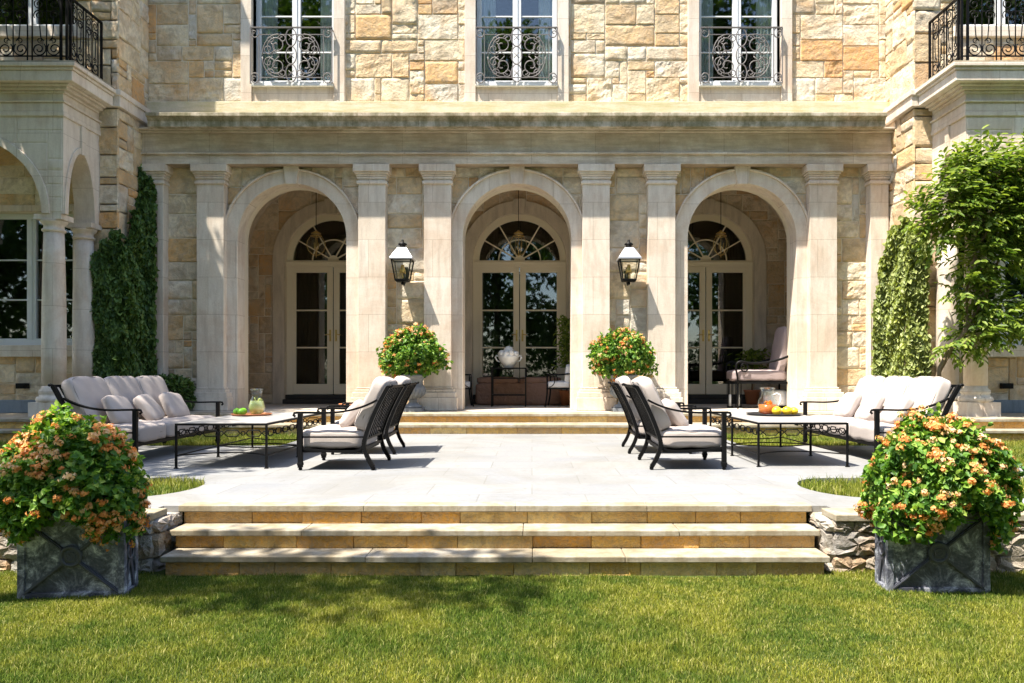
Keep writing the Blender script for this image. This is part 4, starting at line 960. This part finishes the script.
# brown covered settee before the middle door
t = thing('settee', 'low settee under a brown cloth cover before the middle glass doors', 'settee', (X0, 17.6, FL))
mb = MB(); mb.cushion((0, .05, .26), (2.0, .62, .52), None, .12, .02, 14); mesh_obj('skirt', mb, M_brown, t, False)
mb = MB(); mb.cushion((-.49, .05, .57), (.96, .60, .14), None, .2, .05, 10); mb.cushion((.49, .05, .57), (.96, .60, .14), None, .2, .05, 10); mesh_obj('seat_cushion', mb, M_brown, t, False)
def dining(x, y, rz, lab):
    t = thing('loggia_chair', lab, 'chair', (x, y, FL), 'white cushioned iron chairs in the middle arch', rz)
    for sx in (-1, 1):
        for sy in (-1, 1):
            mb = MB(); mb.tube(bez((sx*.30, sy*.28, 0), (sx*.24, sy*.28, .25), (sx*.25, sy*.28, .5), 6), .017, 8); mesh_obj('leg', mb, M_iron, t, False)
    mb = MB(); mb.box(-.27, .27, -.29, .29, .38, .41); mesh_obj('seat_frame', mb, M_iron, t, False, bevel=.01)
    mb = MB()
    for sy in (-1, 1):
        mb.tube(bez((.25, sy*.28, .4), (.25, sy*.28, .62), (.25, sy*.28, .70), 4)+[(0, sy*.29, .70), (-.25, sy*.28, .72)], .016, 8); mb.tube([(-.25, sy*.28, .4), (-.27, sy*.28, .7), (-.32, sy*.28, .95)], .017, 8)
        mb.tube(bez((.2, sy*.28, .42), (.02, sy*.28, .5), (.12, sy*.28, .7), 6), .01, 6)
    for k in range(5): mb.tube([(-.26-.01*k, -.28, .5+.11*k), (-.26-.01*k, .28, .5+.11*k)], .011, 6)
    mesh_obj('frame', mb, M_iron, t, False)
    mb = MB(); mb.cushion((0, 0, .48), (.52, .56, .15), None, .2, .08, 10); mb.cushion((-.20, 0, .72), (.14, .54, .42), Matrix.Rotation(-.12, 3, 'Y'), .25, .12, 10); mesh_obj('cushion', mb, M_porcf, t, False)
M_porcf = mat('white canvas cushion', (.72,.73,.76), .9, .1)
dining(PX(459, YL), YL, .15, 'white cushioned iron chair half hidden at the left edge of the middle arch')
dining(PX(560, YL), YL, math.pi-.15, 'white cushioned iron chair at the right edge of the middle arch')
# taupe lounge chair in the right arch
t = thing('lounge_chair', 'taupe upholstered high back lounge chair with scrolled iron arms in the right arch', 'armchair', (PX(759, 16.1), 16.1, FL), None, math.pi); t.scale = (1.05, 1.05, 1.22)
for sx in (-1, 1):
    for sy in (-1, 1):
        mb = MB(); mb.obox((sx*.52, sy*.34, 0), (sx*.52, sy*.34, .46), .03, .03); mesh_obj('leg', mb, M_iron, t, False)
mb = MB(); mb.box(-.55, .56, -.36, .36, .42, .46)
for sy in (-1, 1):
    pts = [(.52, sy*.38, .44)]+bez((.55, sy*.38, .6), (.62, sy*.38, .82), (.42, sy*.38, .80), 6)+bez((.4, sy*.38, .79), (.0, sy*.38, .72), (-.5, sy*.38, .9), 6); mb.tube(pts, .02, 8)
    mb.tube([(.40+.07*math.cos(a), sy*.38, .70+.07*math.sin(a)) for a in np.linspace(0, 6, 14)], .014, 6)
mb.obox((-.53, 0, .02), (-.53, 0, .03), .7, .02); mesh_obj('frame', mb, M_iron, t, False)
mb = MB(); mb.cushion((.06, 0, .56), (1.08, .68, .2), None, .18, .06, 12); mesh_obj('seat_cushion', mb, M_lilac, t, False)
mb = MB(); mb.cushion((-.42, 0, .98), (.17, .66, .86), Matrix.Rotation(-.2, 3, 'Y'), .2, .08, 12); mesh_obj('back_cushion', mb, M_lilac, t, False)
t = thing('ottoman', 'small white round ottoman tucked under the taupe lounge chair', 'ottoman', (PX(778, 16.2), 16.2, FL))
mb = MB(); mb.lathe([(.28,.06),(.31,.1),(.31,.34),(.28,.38),(.001,.39)], n=24); mesh_obj('cushion', mb, M_porcf, t, False); mb = MB(); mb.lathe([(.25,0),(.26,.06),(.001,.06)], n=20); mesh_obj('base', mb, M_iron, t, False)
for k, (px_, lab) in enumerate(((730, 'slim glass candle lantern on the loggia floor, left of the pair by the lounge chair'), (738.5, 'slim glass candle lantern on the loggia floor, right of the pair by the lounge chair'))):
    t = thing('candle_lantern', lab, 'lantern', (PX(px_, 16.2), 16.2, FL), 'slim candle lanterns in the right arch'); h = .62
    mb = MB(); mb.box(-.055,.055,-.055,.055,0,.03); mb.box(-.055,.055,-.055,.055,h-.03,h); mb.tube([(-.03,0,h),(0,0,h+.07),(.03,0,h)], .006)
    for sx in (-1,1):
        for sy in (-1,1): mb.obox((sx*.048,sy*.048,.03),(sx*.048,sy*.048,h-.03),.012,.012)
    mesh_obj('cage', mb, M_iron, t, False); mb = MB(); mb.lathe([(.028,.03),(.028,.28),(.001,.285)], n=14); mesh_obj('candle', mb, M_porc, t, False)
# small round table standing on the platform behind the left chairs
t = thing('side_table', 'small round topped black iron side table behind the left armchairs', 'table', (PX(352, 14.3), 14.35, FL))
mb = MB(); mb.lathe([(.001,.15),(.26,.15),(.26,.165),(.001,.165)], n=28); mesh_obj('tabletop', mb, M_terra, t, False)
for k in range(3):
    a = k*2.09+.5; mb = MB(); mb.tube([(.2*math.cos(a),.2*math.sin(a),0),(.14*math.cos(a),.14*math.sin(a),.15)], .012); mesh_obj('leg', mb, M_iron, t, False)

# ================================================================ PLANTERS, URNS, PLANTS
def flowering(name, lab, cat, c, R, nleaf, ll, nclus, bs, seed, low=None, cut=None, lump=.14):
    t = thing(name, lab, cat, c)
    P, d = mound((0,0,0), R, nleaf, seed, lump)
    up = np.array([0,0,1.]); 
    k = P[:, 2] > -R[2]*.98
    if cut is not None: k &= cut(P)
    P, d = P[k], d[k]; n = len(P); r = np.random.default_rng(seed); P = P.copy(); P[:, 0] *= 1+.18*np.clip(-P[:, 2]/R[2], -.6, 1)
    D = d*.35+r.normal(size=(n,3))*.6+np.array([0,0,-.35]); Nn = unit(d+up*.5+r.normal(size=(n,3))*.45)
    fol = (P, D, Nn, ll*(.7+.6*r.random(n)), ll*.85*(.7+.6*r.random(n)))
    # stray shoots
    SP = []; SD = []
    for q in range(70):
        e = unit(r.normal(size=(1, 3)))[0]; e[1] = -abs(e[1]) if q % 3 else e[1]
        if e[2] < -.6: continue
        p0 = e*np.array(R)*np.array([1+.18*max(-.6, -e[2]), 1, 1])*.95; dr = unit((e*np.array([1,1,.6])+r.normal(size=3)*.35)[None])[0]; ll_ = r.uniform(.08, .26)*max(R)
        for k in range(9):
            t_ = (k+1)/9; p = p0+dr*ll_*t_+np.array([0, 0, -.35*ll_*t_*t_*(1 if e[2] < .4 else 0)])
            if cut is not None and e[2] < -.1 and abs(p[0]) < .22: continue
            SP.append(p); SD.append(unit((dr+r.normal(size=3)*.9)[None])[0])
    SP = np.array(SP); sh = (SP, np.array(SD), unit(r.normal(size=SP.shape)+up), ll*(.5+.5*r.random(len(SP))), ll*(.45+.4*r.random(len(SP))))
    leaves('foliage', *[np.concatenate(q) for q in zip(fol, sh)], M_leafp, t, False)
    # stems
    mb = MB()
    for q in range(40):
        e = unit(r.normal(size=(1,3)))[0]*np.array(R)*.85; b = np.array((r.uniform(-.15,.15)*R[0], r.uniform(-.15,.15)*R[1], -R[2]*.75)); e[2] = max(e[2], -R[2]*.5)
        mb.tube([tuple(b), tuple((b+e)/2+np.array([0,0,.12*R[2]])), tuple(e)], [.008,.006,.003], 5)
    mesh_obj('stems', mb, M_leafp, t, False)
    C, cd_ = mound((0,0,0), [q*1.02 for q in R], nclus, seed, lump, .97); k = C[:, 1] < R[1]*.6
    w_ = (.12+.6*(vnoise(C, 4/max(R), seed+5) > .1))*(.45+1.1*np.abs(C[:, 2]/R[2])**1.2+.35*(C[:, 2] < -.3*R[2])); k &= r.random(len(C)) < w_
    if cut is not None: k &= cut(C)
    C, cd_ = C[k].copy(), cd_[k]; C[:, 0] *= 1+.18*np.clip(-C[:, 2]/R[2], -.6, 1); nb = 20; m_ = len(C)
    off = r.normal(size=(m_, nb, 3)); off = off/np.linalg.norm(off, axis=2, keepdims=True)*bs*(.35+1.25*r.random((m_, nb, 1)))*(.7+.5*r.random((m_, 1, 1))); off *= np.array([1,1,.7])
    P = (C[:, None]+cd_[:, None]*bs*.4+off).reshape(-1,3); Dn = unit(off.reshape(-1,3)+np.repeat(cd_, nb, 0)*bs*.5); D = unit(np.cross(Dn, r.normal(size=Dn.shape)))
    rc = np.clip(np.repeat(r.random(m_), nb)+r.normal(size=m_*nb)*.18, 0, 1)
    # three petals each
    PP = np.concatenate([P]*3); a = [D, np.cross(Dn, D)*.87-D*.5, -np.cross(Dn, D)*.87-D*.5]
    leaves('blossoms', PP, np.concatenate(a)+np.concatenate([Dn]*3)*.25, np.concatenate([Dn]*3), bs*.52, bs*.5, M_blos, t, False, np.concatenate([rc]*3), .1)
    return t
def planter(cx, cy, rz, lab):
    t = thing('lead_planter', lab, 'planter', (cx, cy, LZ), 'square lead planters beside the steps', rz)
    w_, d, h = .69, .22, .56; hw, hd = w_/2, d/2
    mb = MB(); mb.box(-hw+.02, hw-.02, -hd+.02, -hd+.04, .02, h-.02); mb.box(-hw+.02, hw-.02, hd-.04, hd-.02, .02, h-.02); mb.box(-hw+.02, -hw+.04, -hd+.04, hd-.04, .02, h-.02); mb.box(hw-.04, hw-.02, -hd+.04, hd-.04, .02, h-.02); mb.box(-hw+.03, hw-.03, -hd+.03, hd-.03, .02, .05)
    mesh_obj('panels', mb, M_lead, t, False)
    mb = MB()
    for s_ in (-1, 1):
        y = s_*(hd-.012)
        for a, b in (((-hw+.04, .03), (hw-.04, h-.04)), ((-hw+.04, h-.04), (hw-.04, .03))):
            mb.obox((a[0], y, a[1]), (b[0], y, b[1]), .020, .024, (0,1,0)); mb.obox((a[0], y-s_*(-.004), a[1]), (b[0], y+s_*.008, b[1]), .008, .028, (0,1,0))
        mb.tube([(.062*math.cos(q), y+s_*.014, h/2+.062*math.sin(q)) for q in np.linspace(0, 6.28, 25)[:-1]], .013, 8, True)
        mb.tube([(.028*math.cos(q), y+s_*.014, h/2+.028*math.sin(q)) for q in np.linspace(0, 6.28, 17)[:-1]], .007, 6, True)
        vs = [(.062*math.cos(q), y+s_*.014, h/2+.062*math.sin(q)) for q in np.linspace(0, 6.28, 25)[:-1]]; mb.add(vs, [tuple(range(24))])
        x = s_*(hw-.012)
        for a, b in (((-hd+.04, .03), (hd-.04, h-.04)), ((-hd+.04, h-.04), (hd-.04, .03))): mb.obox((x, a[0], a[1]), (x, b[0], b[1]), .03, .012, (1,0,0))
        mb.tube([(x+s_*.004, .045*math.cos(q), h/2+.045*math.sin(q)) for q in np.linspace(0, 6.28, 25)[:-1]], .009, 8, True)
    mesh_obj('cross_moulding', mb, M_leadd, t, False)
    mb = MB()
    for sx in (-1, 1):
        for sy in (-1, 1): mb.box(*sorted((sx*hw, sx*(hw-.045))), *sorted((sy*hd, sy*(hd-.045))), 0, h-.03)
    for sy in (-1, 1):
        mb.box(-hw+.046, hw-.046, *sorted((sy*hd, sy*(hd-.03))), .0, .035); mb.box(-hw-.012, hw+.012, *sorted((sy*(hd+.012), sy*(hd-.045))), h-.03, h)
    for sx in (-1, 1):
        mb.box(*sorted((sx*hw, sx*(hw-.03))), -hd+.046, hd-.046, .0, .035); mb.box(*sorted((sx*(hw+.012), sx*(hw-.045))), -hd+.046, hd-.046, h-.03, h)
    mesh_obj('corner_frame', mb, M_lead, t, False, bevel=.003)
    mb = MB(); mb.box(-hw+.045, hw-.045, -hd+.045, hd-.045, .4, h-.05); mesh_obj('soil', mb, M_soil, t, False)
planter(-3.11, 5.22, math.radians(5), 'square dark lead planter with crossed moulding left of the garden steps')
planter(2.80, 5.33, math.radians(-3), 'square dark lead planter with crossed moulding right of the garden steps')
cutL = lambda P: (P[:, 2] > -.47+.36*np.exp(-((P[:, 0]-.02)/.23)**2)+.06*np.sin(P[:,0]*17)+.04*np.sin(P[:,0]*41)) & (vnoise(P, 9, 2) > -.95)
flowering('flowering_plant', 'bushy green plant with orange blossoms spilling from the left lead planter', 'plant', (-3.19, 5.28, .275), (.465, .38, .46), 14000, .047, 1500, .024, 5, cut=cutL, lump=.2)
flowering('flowering_plant', 'bushy green plant with orange blossoms spilling from the right lead planter', 'plant', (2.885, 5.38, .275), (.475, .38, .46), 14000, .047, 1400, .024, 8, cut=cutL, lump=.2)
ur = thing('stone_urn', 'grey stone pedestal urn left of the middle arch', 'urn', (X0-2.0, 14.68, FL), 'stone urns beside the middle arch')
mb = MB(); mb.box(-.20, .20, -.20, .20, 0, .07); mb.lathe([(.17,.07),(.18,.09),(.16,.12),(.10,.15),(.075,.19),(.085,.22),(.07,.24)], n=28); mesh_obj('foot', mb, M_urn, ur, False)
mb = MB(); mb.lathe([(.07,.24),(.14,.27),(.21,.33),(.245,.41),(.24,.47),(.205,.50),(.19,.56),(.20,.62),(.25,.66),(.29,.68),(.285,.71),(.25,.715),(.2,.66),(.001,.64)], n=32)
for k in range(16):
    a = 2*math.pi*k/16; mb.tube([(.13*math.cos(a), .13*math.sin(a), .27), (.215*math.cos(a), .215*math.sin(a), .34), (.245*math.cos(a), .245*math.sin(a), .42)], [.02,.026,.014], 6)
mesh_obj('bowl', mb, M_urn, ur, False)
copy_tree(ur, (X0+2.05, 14.68, FL), 0, 'grey stone pedestal urn right of the middle arch')
for i, (x, nm) in enumerate(((X0-2.0, 'left'), (X0+2.0, 'right'))):
    t = flowering('flowering_plant', 'round leafy plant with pale orange blossoms in the %s stone urn' % nm, 'plant', (x, 14.6, 1.43), (.56, .40, .43), 4200, .07, 800, .03, 14+i, lump=.34)
# leafy potted plants in the loggia
def potted(x, y, z0, h, r_, n, seed, lab, name='potted_fern'):
    t = thing(name, lab, 'potted plant', (x, y, FL))
    mb = MB(); mb.lathe([(.13,0),(.18,.3),(.2,.32),(.19,.34),(.15,.3),(.001,.3)], n=20); mesh_obj('pot', mb, M_terra, t, False)
    r = np.random.default_rng(seed); P = np.stack([r.normal(size=n)*r_*.5, r.normal(size=n)*r_*.5, z0+(h-z0)*r.random(n)], 1)
    D = np.stack([P[:,0]*2, P[:,1]*2, .4-r.random(n)], 1)+r.normal(size=(n,3))*.4; leaves('foliage', P, D, unit(r.normal(size=(n,3))+np.array([0,0,1])), .13, .05, M_leafw, t, False)
    mb = MB(); mb.tube([(0,0,.3),(0.02,0,(z0+h)/2),(0,0,h-.1)], [.02,.015,.008], 8)
    for k in range(14):
        q = P[k]; mb.tube([(0,0,max(.35,q[2]-.15)), tuple(q)], .005, 5)
    mesh_obj('stem', mb, M_vine, t, False)
potted(PX(567, 17.4), 17.4, .85, 2.0, .18, 500, 3, 'tall slender green potted plant behind the chair in the middle arch', 'potted_plant')
potted(PX(752, 17.9), 17.9, .85, 1.25, .3, 300, 4, 'low leafy potted plant behind the taupe lounge chair', 'potted_plant')

# ---------------- ivy and wisteria
def ivy(lab, segs, m_, seed, ll):
    """segs: (frame fn(u,z,d), u0,u1, zlo, ztop fn(u), n)"""
    t = thing('ivy', lab, 'ivy', (segs[0][0](segs[0][1], FL, 0)))
    Ps = []; Ds = []; Ns = []; r = np.random.default_rng(seed); mb = MB()
    for fr, u0, u1, zlo, ztop, n, nrm in segs:
        u = r.uniform(u0, u1, n); z = zlo+(np.array([ztop(q) for q in u])-zlo)*r.random(n)
        bul = .10+.12*(np.sin(z*3.1+u*4)+np.sin(z*7.3+u*9+1))/2*.6+.07
        d = -np.maximum(.02, bul*(1-.55*r.random(n)**2))
        P = np.array([fr(a, b, c_) for a, b, c_ in zip(u, z, d)]); Ps.append(P); nn = np.array(nrm)
        N_ = unit(nn+np.array([0,0,.35])+r.normal(size=(n,3))*.4); Ns.append(N_); Ds.append(unit(np.array([0,0,-1.])+r.normal(size=(n,3))*.45+nn*.25))
        for k in range(5):
            uu = r.uniform(u0, u1); zt_ = ztop(uu)*.93; mb.tube([fr(min(u1, max(u0, uu+.12*math.sin(z_*2+k))), z_, -.02) for z_ in np.linspace(zlo, zt_, 9)], .006, 6)
    P = np.concatenate(Ps); leaves('foliage', P, np.concatenate(Ds), np.concatenate(Ns), ll*(.7+.6*r.random(len(P))), ll*(.75+.5*r.random(len(P))), m_, t)
    mesh_obj('stems', mb, M_vine, t)
zt_side = lambda u: 3.4+ (u-14.16)/1.12*1.9+.22*math.sin(u*14)
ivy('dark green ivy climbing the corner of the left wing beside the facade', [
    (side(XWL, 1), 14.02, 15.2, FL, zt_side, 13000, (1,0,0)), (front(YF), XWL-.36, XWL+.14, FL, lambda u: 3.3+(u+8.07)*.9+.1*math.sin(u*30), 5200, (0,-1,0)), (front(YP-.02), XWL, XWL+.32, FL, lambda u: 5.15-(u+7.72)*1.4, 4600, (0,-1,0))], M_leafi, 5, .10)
ivy('ivy with leaf greens lightened to look sunlit, climbing the corner of the right wing behind the sofa', [
    (side(XWR, -1), 14.0, 15.2, FL, lambda u: 4.0-abs(u-14.35)*1.1+.2*math.sin(u*13), 11000, (-1,0,0)), (front(YP-.02), XWR-.42, XWR, FL, lambda u: 2.5+(u-6.70)*2.6+.15*math.sin(u*25), 2600, (0,-1,0)), (front(YF), XWR-.18, XWR+.16, FL, lambda u: 3.8-1.2*abs(u-XWR), 2600, (0,-1,0))], M_leafi_lit, 6, .10)
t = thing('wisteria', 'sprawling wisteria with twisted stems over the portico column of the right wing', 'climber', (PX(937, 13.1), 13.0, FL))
mb = MB(); Yv = 12.85
def vp(px_, py_, Y=Yv): return (PX(px_, Y), Y, PZ(py_, Y))
for pts, r0 in (([(936, 412), (937, 385), (938, 368), (946, 355), (955, 345), (963, 333), (972, 318), (985, 300), (980, 270), (968, 240), (975, 215), (990, 195)], .035), ([(940, 410), (941, 372), (949, 352), (967, 326), (968, 290), (975, 250), (995, 220), (1003, 190), (1010, 175)], .028),
                ([(985, 300), (1000, 260), (1010, 215), (1002, 185), (1015, 165)], .022), ([(975, 215), (950, 200), (930, 215), (918, 235)], .02), ([(990, 195), (1012, 205), (1030, 200), (1060, 190)], .022)):
    n = len(pts); mb.tube([Vector(vp(*p))+Vector((0, .05*math.sin(i*2.1), 0)) for i, p in enumerate(pts)], [r0*(1-.6*i/n) for i in range(n)], 9)
mesh_obj('stems', mb, M_vine, t)
Ps = []; Ds = []; Ns = []; r = np.random.default_rng(77)
for (px_, py_, rp, n) in ((985,172,32,800), (1015,170,34,900), (1050,185,45,900), (955,205,30,700), (932,212,18,200), (942,235,20,180), (985,215,34,900), (1015,220,30,700), (958,178,22,400), (975,262,20,330), (995,255,22,330), (965,290,15,190), (985,305,20,330), (1005,318,20,260), (968,335,13,150), (950,345,9,70), (985,335,20,260), (1020,325,16,170), (1035,240,30,420)):
    c_ = np.array(vp(px_, py_, Yv)); R = rp*Yv/F
    m_ = n//7                                        # pinnate fronds: 7 leaflets on each drooping stalk
    d = unit(r.normal(size=(m_,3))); B = c_+d*R*np.array([1,.8,1])*(r.random((m_,1))**.4)*.9; st_d = unit(d*.8+np.array([0,-.25,-.12])+r.normal(size=(m_,3))*.35)
    for j in range(7):
        Lf = B+st_d*.045*j; sd_ = unit(np.cross(st_d, np.array([[0,.3,1.]])))*(1 if j % 2 else -1)
        Ps.append(Lf); Ds.append(unit(sd_*.8+st_d*.7+np.array([0,0,-.25]))); Ns.append(unit(np.array([[0,-.35,1.]])+r.normal(size=(m_,3))*.35))
P = np.concatenate(Ps); leaves('foliage', P, np.concatenate(Ds), np.concatenate(Ns), .135, .062, M_leafw, t, fold=.15)
# dark shrub at foot of facade on the left
t = thing('shrub', 'low dark green shrub at the foot of the ivy behind the left sofa', 'shrub', (-7.0, 14.75, FL))
P, d = mound((0,0,.32), (.42,.35,.36), 2200, 4); leaves('foliage', P, d+rng.normal(size=d.shape)*.5, unit(d+np.array([0,0,.6])), .08, .05, M_leafi, t, False)
mb = MB(); [mb.tube([(0,0,0), (.3*math.cos(k), .3*math.sin(k), .45)], .012, 6) for k in range(8)]; mesh_obj('stems', mb, M_vine, t, False)

# ================================================================ TREES OUTSIDE THE FRAME (shade and reflections)
def tree(x, y, h, blobs, lab, seed, ll, m_=M_leaft, z0=LZ, nl=1.0, r0=.22):
    t = thing('shade_tree', lab, 'tree', (x, y, z0), 'garden trees around the lawn')
    mb = MB(); r_ = random.Random(seed); top = (x+.3, y+.2, z0+h*.75)
    mb.tube([(x, y, z0-.2), (x+.05, y, z0+h*.25), (x+.2, y+.1, z0+h*.5), top], [r0*1.3, r0, r0*.7, r0*.35], 12)
    for (bx, by, bz, br, n) in blobs:
        s_ = Vector((x+.15, y+.1, z0+h*r_.uniform(.4, .6))); e = Vector((bx, by, bz)); mid = (s_+e)/2+Vector((0,0,.4)); mb.tube([s_, mid, e], [r0*.4, r0*.22, .03], 7)
        for k in range(5):
            q = e+Vector((r_.uniform(-1,1), r_.uniform(-1,1), r_.uniform(-.6,.6)))*br*.8; mb.tube([mid.lerp(e, .6), q], [.03, .008], 5)
    mesh_obj('trunk', mb, M_bark, t)
    Ps = []; Dd = []
    for i, (bx, by, bz, br, n) in enumerate(blobs):
        P, d = mound((bx, by, bz), (br, br, br*.7), int(n*nl), seed*10+i, .25, .3); Ps.append(P); Dd.append(d)
    P = np.concatenate(Ps); d = np.concatenate(Dd); r = np.random.default_rng(seed)
    leaves('crown', P, d+r.normal(size=d.shape)*.8, unit(r.normal(size=d.shape)+np.array([0,0,1.2])), ll*(.7+.6*r.random(len(P))), ll*.6, m_, t)
# shade caster left of the lawn
bl = [(-5.9, 2.75, 9.5, .6, 230), (-5.1, 2.65, 9.4, .6, 230), (-4.2, 2.75, 9.4, .55, 180), (-7.6, 6.0, 9.3, .8, 260), (-8.4, 5.9, 9.6, 1.3, 560), (-9.6, 6.9, 9.2, 1.5, 800), (-8.2, 8.0, 10.2, 1.2, 500), (-9.8, 4.8, 9.2, 1.2, 500), (-10.4, 8.8, 9.6, 1.5, 700)]
tree(-8.6, 3.0, 11, bl, 'tall open crowned shade tree left of the lawn outside the picture', 3, .17, r0=.26)
bl = [(-12.5, 8.4, 8.6, 1.8, 1500), (-11.0, 9.6, 9.2, 1.6, 1300), (-12.6, 10.8, 8.8, 1.8, 1500), (-10.2, 11.0, 8.4, 1.2, 800), (-14.2, 9.6, 9.6, 1.8, 1200), (-11.6, 11.4, 10.6, 1.5, 1000), (-9.7, 9.6, 10.2, 1.1, 600), (-10.8, 8.0, 10.2, 1.2, 600), (-9.9, 11.7, 8.6, 1.25, 900), (-10.6, 12.3, 9.6, 1.3, 900), (-11.4, 11.2, 8.0, 1.4, 1000), (-9.6, 11.2, 9.8, .9, 700), (-9.9, 12.3, 11.2, 1.1, 900), (-10.9, 12.4, 12.4, 1.2, 900), (-13.2, 10.4, 7.0, 1.4, 900)]
tree(-12.6, 9.0, 11, bl, 'dense shade tree before the left wing outside the picture', 7, .17, r0=.26)
for i, (x, y, h) in enumerate(((-40, -8, 20), (-30, -9, 22), (32, -9, 22), (42, -8, 20), (-20, -10, 21), (-11, -15, 25), (-2.5, -17, 23), (6, -14, 26), (15, -16, 24), (23, -10, 22))):
    r_ = random.Random(i+50); bl = [(x+r_.uniform(-4,4), y+r_.uniform(-2.5,2.5), h*(.15+.8*k/13), r_.uniform(2.4,3.8), 900) for k in range(14)]
    tree(x, y, h, bl, 'leafy tree behind the viewpoint across the lawn, seen only in the window reflections', 20+i, .45)

hg = thing('hedge', 'long clipped green hedge added behind the viewpoint to block the pale horizon in the door reflections', 'hedge', (0, -10.5, LZ))  # added out of view so the door glass mirrors leaves, not bright horizon
r = np.random.default_rng(9); P = np.stack([r.uniform(-42, 42, 26000), -10.5+r.uniform(-.7, .7, 26000), LZ+3.4*r.random(26000)], 1)
leaves('foliage', P, r.normal(size=P.shape), unit(r.normal(size=P.shape)+np.array([0,1,.6])), .22, .15, M_leaft, hg)
mb = MB(); [mb.tube([(x, -10.5, LZ), (x+.1, -10.5, LZ+2.8)], [.06,.02], 6) for x in range(-41, 42, 2)]; mesh_obj('stems', mb, M_bark, hg)
